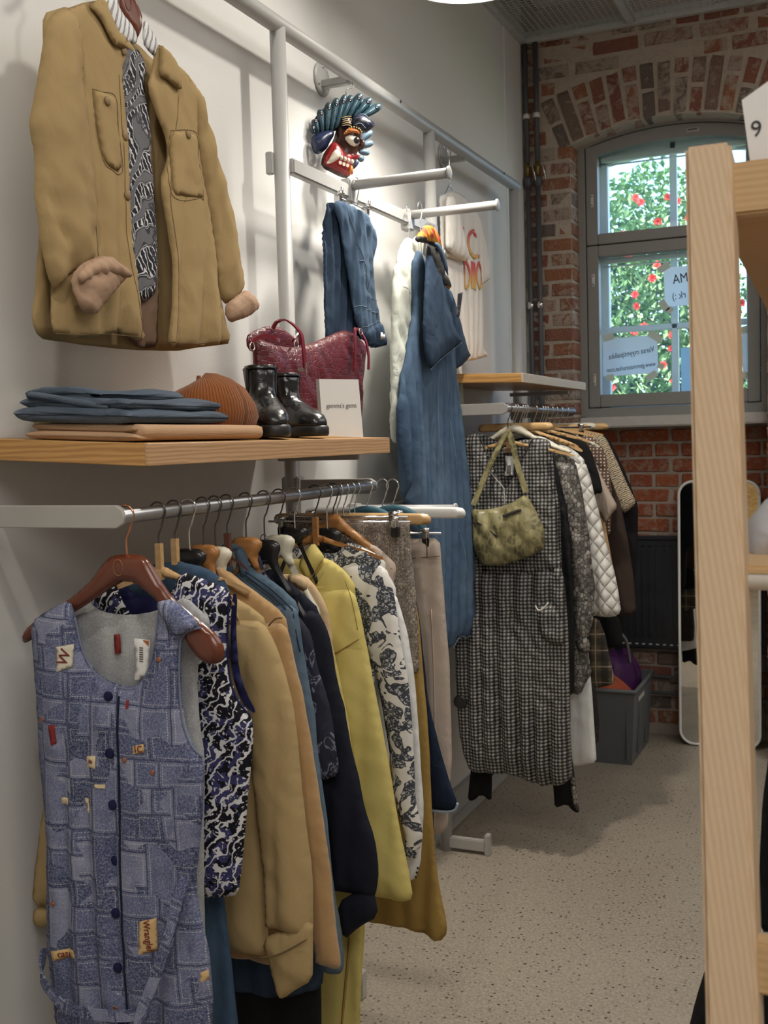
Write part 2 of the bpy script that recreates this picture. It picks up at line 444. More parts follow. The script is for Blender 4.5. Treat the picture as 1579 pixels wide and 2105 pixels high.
    MT['dark_wood'] = plain('dark_brown_lacquer', (.10, .035, .02), .3, 0, .2)
    g = Mt('osb_board'); o = g.ob(); v = g.n('TexVoronoi', {'Vector': g.map(o, (1, 1, 2.2)), 'Scale': 22.0})
    MT['osb'] = g.fin(g.mix(g.n('SeparateColor', {'Color': v.outputs['Color']}).outputs[0], (.52, .30, .09), (.72, .48, .20)), .7)
    g = Mt('mirror_glass'); MT['mirror'] = g.fin((.86, .87, .87), .01, 1)
    g = Mt('window_glass'); nt = g.nt; tr = g.n('BsdfTransparent', {'Color': (.90, .97, .98)}); gl = g.n('BsdfGlossy', {'Roughness': .02, 'Color': (1, 1, 1)})
    fr = g.n('Fresnel', {'IOR': 1.45}); mx = g.n('MixShader', {0: g.mth('MULTIPLY', fr.outputs[0], .7), 1: tr.outputs[0], 2: gl.outputs[0]})
    hz = g.n('BsdfTranslucent', {'Color': (.80, .92, .95)}); m2 = g.n('MixShader', {0: .07, 1: mx.outputs[0], 2: hz.outputs[0]}); nt.links.new(m2.outputs[0], nt.nodes['Material Output'].inputs[0]); MT['glass'] = g.m
    g = Mt('lamp_glow'); MT['glow'] = g.fin((.9, .9, .88), .5, Emission_Color=(1, .95, .86, 1), Emission_Strength=3.0)
    MT['white_enamel'] = plain('white_enamel', (.8, .8, .78), .3)
    # ---- fabrics
    MT['tan_button'] = plain('tan_horn_button', (.22, .14, .06), .6); MT['tan_dark'] = plain('dark_tan_thread', (.17, .115, .05), .9); MT['denim_worn'] = plain('worn_denim_edge', (.13, .18, .24), .95)  # seam thread is a darker tan than the jacket twill
    MT['tan'] = fabric('tan_twill', (.37, .262, .125), .9, .14, 1500, .3, .45)
    MT['lining'] = fabric('pinkish_lining', (.42, .275, .185), .7, .1)
    MT['dark_brown'] = fabric('brown_inner_lining', (.16, .10, .065), .8, .1)  # dark brown cloth for the jacket lining, also used on seams
    MT['bomber'] = fabric('khaki_cotton', (.43, .31, .15), .92, .08, 1500, .2, .3)
    MT['camel'] = fabric('camel_suede', (.42, .26, .12), .95, .16, 500, .4, .25, .3)
    MT['beige'] = fabric('beige_cotton', (.55, .40, .24), .9)
    MT['yellow'] = fabric('pale_yellow_wool', (.60, .50, .17), .92, .06, 1500, .2, .15)
    MT['white'] = fabric('white_cotton', (.74, .74, .73), .9, .05)
    MT['tee'] = fabric('cream_white_cotton', (.76, .73, .69), .9, .05)
    MT['pinkish'] = fabric('dusty_pink_cotton', (.50, .40, .33), .85, .08)
    MT['taupe'] = fabric('taupe_cotton', (.45, .375, .32), .9, .06)
    MT['mustard'] = fabric('mustard_corduroy', (.36, .235, .07), .95, .15)
    MT['navy'] = fabric('navy_wool', (.012, .014, .024), .95, .2, 900, .4, .3)
    MT['black'] = fabric('black_cloth', (.010, .010, .011), .9, .2)
    MT['black_gloss'] = fabric('black_satin', (.012, .012, .014), .35, .2, 2500, .1, .8)
    MT['brown'] = fabric('dark_brown_wool', (.045, .030, .024), .95, .2)
    MT['satin'] = fabric('beige_satin', (.42, .34, .28), .4, .1, 2500, .1, .7)
    MT['purple'] = fabric('purple_leather', (.055, .012, .075), .45, .2, 700, .3, .9)
    MT['orange'] = fabric('orange_red_cloth', (.42, .09, .04), .7, .1)
    MT['navy_lining'] = fabric('navy_lining', (.014, .016, .07), .7, .1)
    MT['khaki'] = fabric('khaki_folded_cloth', (.38, .32, .16), .9)
    MT['tanfold'] = fabric('sand_cotton', (.47, .30, .18), .9, .1)
    MT['plasticbag'] = fabric('pale_grey_cloth', (.60, .60, .64), .6, .05, 1500, .1, .9)
    MT['denim_mid'] = denim('mid_blue_denim', (.042, .075, .130), (.125, .185, .265), .6)
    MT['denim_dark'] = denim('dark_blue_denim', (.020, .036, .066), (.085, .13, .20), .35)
    MT['denim_navy'] = denim('navy_denim', (.010, .016, .034), (.03, .05, .09), .2)
    MT['denim_pale'] = denim('bleached_denim', (.52, .55, .50), (.66, .67, .60), .6, .8)
    MT['denim_jacket'] = denim('blue_jacket_denim', (.075, .118, .168), (.18, .24, .305), .55)
    MT['denim_fold'] = denim('folded_blue_denim', (.062, .084, .118), (.21, .25, .30), .7, 1.0)
    MT['denim_edge'] = plain('pale_denim_fray', (.30, .38, .46), .95)
    MT['thread'] = plain('pale_thread', (.62, .60, .56), .9)
    # patchwork print denim
    g = Mt('patchwork_print_denim'); uv = g.uv()
    dn = g.n('VectorMath', {0: g.noise(uv, 7, 1, out=1), 1: (.016, .016, 0)}, operation='MULTIPLY').outputs[0]
    uv2 = g.n('VectorMath', {0: uv, 1: dn}, operation='ADD').outputs[0]
    def brk(rot, loc, w, h, off, ms):
        return g.n('TexBrick', {'Vector': g.map(uv2, (1, 1, 1), (0, 0, R(rot)), loc), 'Scale': 1.0, 'Color1': (0., 0., 0.), 'Color2': (1., 1., 1.), 'Mortar': (.5, .5, .5), 'Mortar Size': ms, 'Mortar Smooth': .0, 'Brick Width': w, 'Row Height': h}, offset=off, squash=.55, squash_frequency=2)
    sel = g.mth('GREATER_THAN', g.noise(uv, 11, 1), .5)
    A_ = [brk(90, (.03, .02, 0), .115, .056, .37, ms) for ms in (.0011, .0052, .0066)]; B_ = [brk(0, (.05, .013, 0), .088, .047, .61, ms) for ms in (.0011, .0052, .0066)]
    def pick(o): return g.n('Mix', {0: sel, 2: A_[o[0]].outputs[o[1]], 3: B_[o[0]].outputs[o[1]]}, data_type='FLOAT').outputs[0]
    tone = g.n('SeparateColor', {'Color': g.mix(sel, A_[0].outputs[0], B_[0].outputs[0])}).outputs[0]
    line = pick((0, 1)); stt = g.mth('SUBTRACT', pick((2, 1)), pick((1, 1)))
    tone = g.mth('ADD', g.mth('MULTIPLY', tone, .7), g.mth('MULTIPLY', g.noise(uv, 24, 3, .5), .5))
    ac = g.noise(uv, 300, 4, .6, .7); ac2 = g.noise(g.map(uv, (1, .6, 1)), 26, 4, 1.0)
    c = g.ramp(tone, (.15, (.020, .026, .070)), (.42, (.060, .072, .155)), (.7, (.118, .132, .24)), (1.0, (.26, .275, .37)))
    c = g.mix(g.ramp(ac, (.44, 0), (.64, .62)), c, (.36, .385, .50)); c = g.mix(g.ramp(ac2, (.56, 0), (.76, .5)), c, (.026, .034, .09))
    sxy = g.n('SeparateXYZ', {0: uv}); dash = g.mth('GREATER_THAN', g.mth('FRACT', g.mth('MULTIPLY', g.mth('ADD', sxy.outputs[0], sxy.outputs[1]), 210)), .45)
    c = g.mix(g.mth('MULTIPLY', g.mth('MULTIPLY', stt, dash), .75), c, (.58, .58, .58)); c = g.mix(g.mth('MULTIPLY', line, .6), c, (.016, .02, .05))
    b1 = g.bump(g.noise(g.map(uv, (1, .3, 1)), 18, 3, 1.2), .6, .006); g.bump(line, .4, -.002, b1)
    MT['patch'] = g.fin(c, .9, 0, .15)
    g = Mt('patchwork_wrong_side'); uv = g.uv()
    c = g.mix(g.noise(g.map(uv, (1, .6, 1)), 30, 4, 1), (.30, .31, .33), (.45, .45, .45)); c = g.mix(g.ramp(g.noise(uv, 260, 3), (.45, 0), (.65, .4)), c, (.62, .62, .62))
    g.bump(g.noise(uv, 20, 3), .4, .005); MT['patch_in'] = g.fin(c, .95, 0, .1)
    # navy / white squiggle print
    g = Mt('navy_white_squiggle_print'); uv = g.uv()
    w1 = g.wave(g.map(uv, (1, 1, 1), (0, 0, .6)), 16, 9, 2, 2.2); v = g.vor(uv, 34, 'SMOOTH_F1'); w2 = g.noise(uv, 75, 1, 2.2)
    white = g.mth('MAXIMUM', g.mth('GREATER_THAN', w1, .86), g.mth('GREATER_THAN', w2, .635))
    dots = g.mth('MULTIPLY', g.mth('LESS_THAN', g.vor(uv, 70, rnd=.4), .2), g.mth('GREATER_THAN', g.noise(uv, 9, 1), .58))
    base = g.mix(g.mth('GREATER_THAN', g.noise(uv, 22, 2, 1.0), .53), (.008, .008, .014), (.045, .045, .13))
    c = g.mix(g.mth('MAXIMUM', white, dots), base, (.68, .68, .70)); g.bump(g.noise(uv, 25, 3), .3, .004)
    MT['squiggle'] = g.fin(c, .8, 0, .2)
    # shirt: black / white paisley lines
    g = Mt('black_white_line_print'); uv = g.uv()
    w1 = g.wave(g.map(uv, (1, .8, 1), (0, 0, .9)), 7.5, 11, 1.5, 1.6); w2 = g.wave(g.map(uv, (1, 1, 1), (0, 0, -.5)), 26, 4, 2, 3); cell = g.vor(uv, 75, 'DISTANCE_TO_EDGE')
    msk = g.noise(uv, 9, 2, 1.5)
    c = g.ramp(w1, (.0, (.015, .016, .022)), (.42, (.02, .02, .03)), (.46, (.62, .62, .63)), (.53, (.02, .02, .03)), (.60, (.50, .50, .52)), (.64, (.04, .04, .05)), (.76, (.14, .14, .155)), interp='CONSTANT')
    c = g.mix(g.mth('MULTIPLY', g.mth('GREATER_THAN', w2, .82), g.mth('LESS_THAN', w1, .42)), c, (.6, .6, .62))
    c = g.mix(g.mth('MULTIPLY', g.mth('LESS_THAN', cell, .10), g.mth('GREATER_THAN', msk, .55)), c, (.05, .05, .06))
    g.bump(g.noise(uv, 30, 3), .3, .004); MT['shirt'] = g.fin(c, .7, 0, .25)
    g = Mt('white_striped_collar_print'); uv = g.uv(); w1 = g.wave(g.map(uv, (1, 1, 1), (0, 0, .35)), 22, 3, 2, 1)
    MT['shirt_light'] = g.fin(g.ramp(w1, (.0, (.66, .66, .67)), (.72, (.6, .6, .62)), (.76, (.08, .08, .10)), (.9, (.30, .30, .33)), interp='CONSTANT'), .7)
    # paisley blouse
    g = Mt('grey_paisley_print'); uv = g.uv()
    big = g.vor(uv, 19, 'SMOOTH_F1'); fine = g.noise(uv, 130, 3, 1.2); edge = g.vor(uv, 90, 'DISTANCE_TO_EDGE')
    motif = g.mth('GREATER_THAN', g.noise(uv, 15, 2, 1.6), .485)
    ink = g.mth('MULTIPLY', motif, g.mth('MAXIMUM', g.mth('GREATER_THAN', fine, .50), g.mth('LESS_THAN', edge, .08)))
    rimn = g.noise(uv, 15, 2, 1.6); rim = g.mth('LESS_THAN', g.mth('ABSOLUTE', g.mth('SUBTRACT', rimn, .475)), .012)
    c = g.mix(g.mth('MAXIMUM', ink, rim), g.mix(motif, (.68, .66, .62), (.42, .43, .44)), (.055, .06, .075)); g.bump(g.noise(uv, 20, 3), .35, .005)
    MT['paisley'] = g.fin(c, .85, 0, .2)
    # snake prints
    def snake(nm, c1, c2, c3, sc, rough=.6):
        g = Mt(nm); uv = g.uv(); vv = g.map(uv, (1, .62, 1))
        e = g.vor(vv, sc, 'DISTANCE_TO_EDGE', rnd=.65); cl = g.n('SeparateColor', {'Color': g.vor(vv, sc, 'F1', 'Color', .65)}).outputs[0]
        m = g.noise(g.map(uv, (1, .5, 1)), sc*.22, 3, .8)
        c = g.mix(g.ramp(g.mth('ADD', g.mth('MULTIPLY', m, .8), g.mth('MULTIPLY', cl, .3)), (.42, 0), (.62, 1)), c1, c2); c = g.mix(g.ramp(e, (.03, 1), (.12, 0)), c, c3)
        g.bump(e, .4, .003); return g.fin(c, rough, 0, .35)
    MT['snake_blouse'] = snake('grey_snake_print', (.33, .31, .28), (.12, .11, .10), (.045, .043, .04), 95, .35)
    MT['snake_trousers'] = snake('taupe_snake_print', (.38, .33, .27), (.25, .21, .17), (.12, .10, .085), 210)
    MT['snake_bag'] = snake('olive_snake_leather', (.33, .295, .15), (.115, .10, .05), (.235, .21, .105), 60, .34)
    g = Mt('crocodile_red_leather'); uv = g.uv(); vv = g.map(uv, (1, 1.25, 1)); e = g.vor(vv, 58, 'DISTANCE_TO_EDGE', rnd=.55)
    b1 = g.bump(g.ramp(e, (.0, 0), (.12, 1)), .45, .0025); MT['croc'] = g.fin(g.mix(g.ramp(e, (.0, 1), (.06, 0)), (.105, .006, .013), (.05, .003, .008)), .42, 0, .5)
    MT['red_leather'] = plain('red_leather', (.16, .009, .02), .3, 0, .1)
    # gingham
    g = Mt('gingham_seersucker'); uv = g.uv(); sx = g.n('SeparateXYZ', {0: g.n('VectorMath', {0: uv, 1: g.n('VectorMath', {0: g.noise(uv, 30, 2, out=1), 1: (.004, .004, 0)}, operation='MULTIPLY').outputs[0]}, operation='ADD').outputs[0]})
    a = g.mth('GREATER_THAN', g.mth('FRACT', g.mth('MULTIPLY', sx.outputs[0], 78)), .5); b = g.mth('GREATER_THAN', g.mth('FRACT', g.mth('MULTIPLY', sx.outputs[1], 78)), .5)
    s = g.mth('MULTIPLY', g.mth('ADD', a, b), .5)
    c = g.ramp(s, (.0, (.010, .010, .012)), (.34, (.07, .068, .066)), (.8, (.33, .315, .295)), interp='CONSTANT')
    b1 = g.bump(g.noise(g.map(uv, (1, .5, 1)), 26, 4, 1.5), 1.0, .012); g.bump(g.noise(uv, 120, 2), .5, .003, b1)
    MT['gingham'] = g.fin(c, .55, 0, .35)
    g = Mt('quilted_white_satin'); uv = g.uv(); r_ = g.map(uv, (1, .75, 1), (0, 0, R(45))); sx = g.n('SeparateXYZ', {0: r_})
    qa = g.mth('ABSOLUTE', g.mth('SINE', g.mth('MULTIPLY', sx.outputs[0], 105))); qb = g.mth('ABSOLUTE', g.mth('SINE', g.mth('MULTIPLY', sx.outputs[1], 105)))
    q = g.mth('POWER', g.mth('MULTIPLY', qa, qb), .45); g.bump(q, .9, .008); MT['quilt'] = g.fin(g.mix(q, (.50, .48, .44), (.72, .70, .66)), .4, 0, .4)
    g = Mt('zebra_print'); uv = g.uv(); w = g.wave(g.map(uv, (1, 1, 1), (0, 0, 1.1)), 42, 6, 2, 1.5)
    MT['zebra'] = g.fin(g.ramp(w, (.0, (.56, .46, .31)), (.58, (.06, .04, .03)), interp='CONSTANT'), .6)
    g = Mt('brown_polka_print'); uv = g.uv(); v = g.vor(uv, 75, rnd=.15)
    MT['polka'] = g.fin(g.ramp(v, (.0, (.58, .50, .42)), (.26, (.10, .055, .035)), interp='CONSTANT'), .7)
    g = Mt('black_white_spot_print'); uv = g.uv(); v = g.noise(uv, 70, 1, .6)
    MT['spots'] = g.fin(g.ramp(v, (.0, (.012, .012, .012)), (.55, (.62, .60, .56)), interp='CONSTANT'), .7)
    g = Mt('brown_plaid'); uv = g.uv(); sx = g.n('SeparateXYZ', {0: uv})
    def band(o, f, lo, hi): x = g.mth('FRACT', g.mth('MULTIPLY', o, f)); return g.mth('MULTIPLY', g.mth('GREATER_THAN', x, lo), g.mth('LESS_THAN', x, hi))
    c = g.mix(band(sx.outputs[0], 16, .0, .45), (.095, .07, .04), (.035, .028, .022)); c = g.mix(g.mth('MULTIPLY', band(sx.outputs[1], 16, .0, .45), .6), c, (.02, .018, .016))
    c = g.mix(g.mth('MULTIPLY', g.mth('MAXIMUM', band(sx.outputs[0], 16, .65, .73), band(sx.outputs[1], 16, .65, .73)), .55), c, (.40, .34, .26))
    MT['plaid'] = g.fin(c, .9)
    g = Mt('navy_fringe_print'); uv = g.uv(); n = g.noise(g.map(uv, (1, .5, 1)), 26, 3, 1.5)
    MT['navy_print'] = g.fin(g.ramp(n, (.0, (.012, .013, .03)), (.52, (.02, .02, .045)), (.56, (.16, .17, .22)), (.60, (.02, .02, .04)), (.68, (.22, .23, .27)), (.71, (.012, .012, .03)), interp='CONSTANT'), .8)
    g = Mt('black_red_dots'); uv = g.uv(); v = g.vor(uv, 130, rnd=.6); MT['reddots'] = g.fin(g.ramp(v, (.0, (.22, .06, .05)), (.2, (.012, .01, .01)), interp='CONSTANT'), .8)
    g = Mt('rust_corduroy'); uv = g.uv(); w = g.wave(uv, 34, .6, 2, 4, 'BANDS', 'X'); n = g.noise(g.ob(), 25, 4)
    g.bump(w, .6, .0025); c = g.mix(n, (.135, .036, .007), (.24, .075, .016)); c = g.mix(g.mth('MULTIPLY', w, .35), c, (.30, .10, .028)); g.b.inputs['Sheen Weight'].default_value = .15
    MT['rust'] = g.fin(c, .9, 0, .15)
    g = Mt('black_leather'); o = g.ob(); g.bump(g.noise(o, 26, 3, 1.0), .35, .008); MT['leather'] = g.fin((.010, .010, .011), g.ramp(g.noise(o, 18, 3), (.3, .16), (.7, .34)), 0, .6)
    MT['rubber'] = plain('black_rubber', (.014, .014, .014), .45, 0, .1)
    # scarf: bands of orange, red and black
    g = Mt('black_orange_red_scarf'); uv = g.uv(); sx = g.n('SeparateXYZ', {0: uv})
    zz = g.mth('ADD', g.mth('MULTIPLY', g.mth('ADD', sx.outputs[1], .018), 6.2), g.mth('MULTIPLY', g.noise(uv, 20, 2), .12)); f = g.mth('FRACT', zz)
    tri = g.mth('GREATER_THAN', g.mth('PINGPONG', g.mth('MULTIPLY', sx.outputs[0], 38), 1.0), .5)
    c = g.ramp(f, (.0, (.018, .018, .018)), (.22, (.05, .05, .05)), (.30, (.58, .24, .03)), (.36, (.48, .07, .03)), (.52, (.58, .24, .03)), (.58, (.05, .05, .05)), (.80, (.014, .014, .014)), interp='CONSTANT')
    c = g.mix(g.mth('MULTIPLY', tri, g.mth('MULTIPLY', g.mth('GREATER_THAN', f, .36), g.mth('LESS_THAN', f, .52))), c, (.62, .22, .03)); g.bump(g.noise(uv, 60, 3), .4, .003)
    MT['scarf'] = g.fin(c, .8)
    # printed shirt letters fade red to yellow
    g = Mt('red_to_yellow_print'); sx = g.n('SeparateXYZ', {0: g.uv()}); MT['sunset'] = g.fin(g.ramp(sx.outputs[1], (.05, (.62, .42, .10)), (.40, (.66, .32, .12)), (.75, (.60, .10, .09))), .8)
    # mask paints
    for k, c in dict(m_teal=(.022, .058, .08), m_blue=(.014, .022, .06), m_navy=(.012, .012, .03), m_pale=(.11, .18, .24), m_red=(.26, .012, .014), m_brown=(.045, .014, .008), m_orange=(.42, .12, .02), m_white=(.66, .60, .50), m_gold=(.45, .33, .12)).items():
        MT[k] = plain('mask_'+k[2:]+'_paint', c, .28, 0, .25, 0, .5, 60)
    # outside
    g = Mt('leaf_green'); rnd = g.n('ObjectInfo').outputs['Random']; n = g.noise(g.ob(), 9, 3)
    MT['leaf'] = g.fin(g.ramp(n, (.3, (.07, .16, .07)), (.55, (.20, .34, .15)), (.75, (.50, .60, .32))), .55, 0, .3, Transmission_Weight=0.0)
    MT['flower'] = plain('red_petal', (.62, .035, .03), .6)
    MT['house'] = plain('pale_house_wall', (.66, .60, .52), .8, 0, .05)
    MT['bluewood'] = plain('blue_grey_board', (.22, .33, .46), .7)
    MT['lawn'] = plain('lawn', (.14, .24, .07), .9, 0, .4)
build_mats()
# ------------------------------------------------------------------ the room
D = 5.166          # face of the old brick wall
DW = 5.30          # window plane
DN = 5.46          # brick face of the niche below the window
WX = .66           # window axis
def st(o): o['kind'] = 'structure'; return o
st(box('floor', (-.3, -3.2, -.12), (5.3, 5.8, 0), MT['floor']))
wl_ = structure('wall_left')
box('plaster_wall', (-.14, -3.2, 0), (0, 4.878, 3.62), MT['wall'], wl_)
box('plaster_end_panel', (-.14, 4.881, 0), (.001, D-.004, 3.62), MT['wall'], wl_)
box('joint_strip', (-.002, 4.872, 0), (.004, 4.880, 3.62), MT['white_enamel'], wl_)
rough = [(.004+.010*random.random(), D-.006+.012*random.random(), z*.03) for z in range(112)]
tube('broken_plaster_edge', rough, .010, MT['sill'], wl_, 6)
box('plaster_under_arms', (-.13, 4.9, 0), (-.01, 5.2, 3.6), MT['mortar'], wl_)
st(box('wall_right', (5.2, -3.2, 0), (5.3, 5.8, 3.62), MT['wall']))
st(box('wall_rear', (-.14, -3.3, 0), (5.3, -3.2, 3.62), MT['wall']))
st(box('ceiling', (-.2, -3.3, 3.62), (5.3, 5.8, 3.75), MT['ceil']))
bb = structure('baseboard_left')
box('skirting', (0, -3.2, 0), (.018, 5.1, .115), MT['frame'], bb, .003)
box('floor_strip', (.018, -3.2, 0), (.05, 5.1, .02), MT['arm'], bb, .003)

# ---- brick wall
wb = structure('wall_back')
def arc(x, apex, rad): return apex-rad+math.sqrt(max(0, rad*rad-(x-WX)**2))
RI = 1.27; AP = 2.925
box('mortar_bed', (-.1, D+.003, 0), (.224, 5.62, 3.62), MT['mortar'], wb)
box('mortar_bed', (1.096, D+.003, 0), (5.2, 5.62, 3.62), MT['mortar'], wb)
vs = []; fs = []; NX = 24
for i in range(NX+1):
    x = .224+(1.096-.224)*i/NX; z = arc(x, AP+.004, RI)
    vs += [(x, D+.003, z), (x, D+.003, 3.62), (x, 5.62, z), (x, 5.62, 3.62)]
for i in range(NX):
    a = i*4; b = a+4
    fs += [(a, b, b+1, a+1), (a, a+2, b+2, b), (a+2, a+3, b+3, b+2)]
obj('mortar_bed', mesh_from(vs, fs, None, False), MT['mortar'], wb)
box('niche_mortar', (.2, DN+.008, 0), (1.12, 5.62, 1.57), MT['mortar2'], wb)
BR = []
for k in range(5):
    bm = bmesh.new(); bmesh.ops.create_cube(bm, size=1)
    bmesh.ops.bevel(bm, geom=bm.edges[:], offset=.07, segments=1, affect='EDGES')
    rr = random.Random(k+20)
    for v in bm.verts: v.co += Vector((rr.uniform(-.022, .022), rr.uniform(-.015, .015), rr.uniform(-.035, .035)))
    me = bpy.data.meshes.new('brick'); bm.to_mesh(me); bm.free(); BR.append(me)
rb = random.Random(11)
def brick(x0, x1, z0, z1, y, mat, depth=.13, rot=0, c=None):
    me = BR[rb.randrange(5)]
    key = (me.name, mat.name)
    if not hasattr(brick, 'c'): brick.c = {}
    if key not in brick.c:
        m2 = me.copy(); m2.materials.append(mat); brick.c[key] = m2
    o = bpy.data.objects.new('brick', brick.c[key]); COL.objects.link(o); o.parent = wb
    cx, cz = c if c else ((x0+x1)/2, (z0+z1)/2)
    o.location = (cx, y+depth/2+rb.uniform(-.004, .003), cz); o.scale = (x1-x0, depth, z1-z0); o.rotation_euler = (0, rot+R(rb.uniform(-.6, .6)), 0)
    return o
bo, bn = MT['brick_old'], MT['brick_new']
PZ = .0705
for i in range(0, 34):                     # corner pillar left of the window
    z = .46+i*PZ
    if z > 2.83: break
    g_ = .009
    if i % 2: seg = [(.004, .070), (.083, .230)]
    else: seg = [(.004, .112), (.124, .230)]
    if i % 5 == 3: seg = [(.004, .06), (.072, .15), (.163, .230)]
    for a, b in seg: brick(a, b, z+g_/2+rb.uniform(0, .003), z+PZ-g_/2-rb.uniform(0, .003), D, bo)
for i in range(34):                        # pillar right of the window
    z = .46+i*PZ
    seg = [(1.092, 1.20), (1.212, 1.42), (1.432, 1.66), (1.672, 1.98)] if i % 2 else [(1.092, 1.30), (1.312, 1.54), (1.552, 1.78), (1.792, 1.98)]
    for a, b in seg: brick(a, b, z+.005, z+PZ-.005, D, bo)
nv = 15                                    # the arch over the window
for k in range(nv):
    t = R(-22.5+45*(k+.5)/nv)
    parts_ = [(.0, .245)] if k % 3 == 1 else ([(.0, .115), (.128, .245)] if k % 3 == 0 else [(.0, .165), (.178, .245)])
    for a, b in parts_:
        rm = RI+(a+b)/2+.004; wv = R(45/nv)*rm-.014
        c = (WX+math.sin(t)*rm, AP-RI+math.cos(t)*rm)
        brick(0, wv, 0, b-a, D-.002, bo, .13, t, c)
def in_arch(x, z):
    dx, dz = x-WX, z-(AP-RI); return math.hypot(dx, dz) < RI+.254 and abs(math.degrees(math.atan2(dx, dz))) < 22.9
z = 2.862; i = 0
while z < 3.34:                            # courses beside and above the arch
    h = .0745; x = .004
    cells = [(.004+.012*k, .004+.012*(k+1)) for k in range(165)]
    free = [not (in_arch(a, z+.01) or in_arch(b, z+.01) or in_arch(b, z+h-.01) or in_arch(a, z+h-.01)) for a, b in cells]
    k = 0; first = True
    while k < len(cells):
        if not free[k]: k += 1; first = True; continue
        want = int(((.235, .115, .25, .16)[(i+k) % 4])/.012)
        if first and i % 2: want = max(6, want//2)
        k1 = k
        while k1 < len(cells) and free[k1] and k1-k < want: k1 += 1
        if k1-k >= 3: brick(cells[k][0], cells[k1-1][1], z+.006, z+h-.006, D, bo)
        k = k1+1; first = False
    z += h; i += 1
z = 1.545-.0735*7; i = 0                   # cleaner bricks under the window
zrow = .05
while zrow < 1.52:
    new = zrow > .98
    if i % 2 == 0: w, off = .1135, .03
    else: w, off = .239, .075
    x = .20-off
    while x < 1.10:
        a, b = max(x, .205), min(x+w, 1.115)
        if b-a > .03: brick(a, b, zrow+.007, zrow+.0735-.006, DN, bn if new else bo, .10)
        x += w+.0125
    zrow += .0735; i += 1

# ---- window
w1 = structure('window_1')
G_ = MT['wingrey']; WW = MT['winwhite']
def archstrip(name, zi, zo, x0, x1, y0, y1, mat, parent):
    vs = []; fs = []; n = 28
    for i in range(n+1):
        x = x0+(x1-x0)*i/n; a, b = zi(x), zo(x)
        vs += [(x, y0, a), (x, y0, b), (x, y1, a), (x, y1, b)]
    for i in range(n):
        a = i*4; b = a+4
        fs += [(a, b, b+1, a+1), (a, a+2, b+2, b), (a+1, b+1, b+3, a+3), (a+2, a+3, b+3, b+2)]
    fs += [(0, 1, 3, 2), (n*4, n*4+2, n*4+3, n*4+1)]
    return obj(name, mesh_from(vs, fs, None, False), mat, parent)
A1 = lambda x: arc(x, 2.960, 1.33); A2 = lambda x: arc(x, 2.918, 1.36); A3 = lambda x: arc(x, 2.856, 1.7)
box('jamb', (.225, DW-.01, 1.58), (.262, 5.46, 2.90), G_, w1, .003); box('jamb', (1.058, DW-.01, 1.58), (1.095, 5.46, 2.90), G_, w1, .003)
archstrip('arched_head', A2, A1, .225, 1.095, DW-.012, 5.46, G_, w1)
box('bottom_frame_rail', (.25, DW-.012, 1.568), (1.07, 5.46, 1.622), G_, w1, .003)
for nm, z0, z1 in (('lower', 1.627, 2.397), ('upper', 2.403, 2.86)):
    box('sash_stile', (.266, DW-.004, z0), (.320, DW+.05, z1 if nm == 'lower' else 2.866), G_, w1, .003)
    box('sash_stile', (1.0, DW-.004, z0), (1.054, DW+.05, z1 if nm == 'lower' else 2.866), G_, w1, .003)
    box('sash_rail', (.321, DW-.003, z0), (.999, DW+.05, z0+.060 if nm == 'lower' else z0+.050), G_, w1, .003)
box('sash_rail', (.321, DW-.003, 2.343), (.999, DW+.05, 2.397), G_, w1, .003)
archstrip('arched_sash_rail', A3, lambda x: A2(x)-.004, .270, 1.05, DW-.003, DW+.05, G_, w1)
box('transom_gap', (.26, DW+.01, 2.396), (1.06, DW+.05, 2.404), MT['dark'], w1)
def pane(name, z0, zt, y):
    vs = []; n = 16
    for i in range(n+1): x = .322+.676*i/n; vs += [(x, y, z0), (x, y, zt(x))]
    fs = [(i*2, i*2+2, i*2+3, i*2+1) for i in range(n)]
    return obj(name, mesh_from(vs, fs, None, False), MT['glass'], w1)
pane('glass_pane', 1.685, lambda x: 2.345, DW+.022); pane('glass_pane', 2.452, lambda x: A3(x)+.002, DW+.022)
# the outer white sash and its bars
YO = 5.41
box('outer_jamb', (.262, YO, 1.60), (.345, YO+.05, 2.88), WW, w1, .004); box('outer_jamb', (.985, YO, 1.60), (1.06, YO+.05, 2.88), WW, w1, .004)
box('outer_mullion', (.640, YO, 1.66), (.672, YO+.04, 2.87), WW, w1, .004)
box('outer_bar', (.345, YO, 1.990), (.985, YO+.04, 2.018), WW, w1, .004)
box('outer_transom', (.262, YO, 2.37), (1.06, YO+.05, 2.45), WW, w1, .004)
box('outer_bottom_rail', (.262, YO, 1.59), (1.06, YO+.06, 1.672), WW, w1, .004)
archstrip('outer_head', lambda x: A3(x)-.03, lambda x: A1(x), .262, 1.06, YO, YO+.05, WW, w1)
for z0 in (2.318, 2.80):
    box('blind_cassette', (.325, DW+.055, z0), (.995, DW+.085, z0+.026), MT['galv'], w1, .004)
    tube('blind_edge', [(.325, DW+.07, z0-.014), (.995, DW+.07, z0-.014)], .004, WW, w1)
for zz in (2.61, 2.235, 1.76):
    h = box('hinge_plate', (.288, DW-.008, zz-.029), (.302, DW-.003, zz+.029), MT['chrome'], w1, .002)
    for dz in (-.02, .02): disc('screw', YP(DW-.008), .295, zz+dz, .003, .001, MT['ink'], h)
lb = box('maker_plate', (.735, DW-.008, 2.872), (.795, DW-.002, 2.891), MT['chrome'], w1, .002)
box('plate_print', (.745, DW-.0088, 2.877), (.785, DW-.008, 2.886), MT['ink_grey'], lb)
box('sill', (.226, DW-.045, 1.527), (1.13, DN+.02, 1.578), MT['sill'], w1, .006)
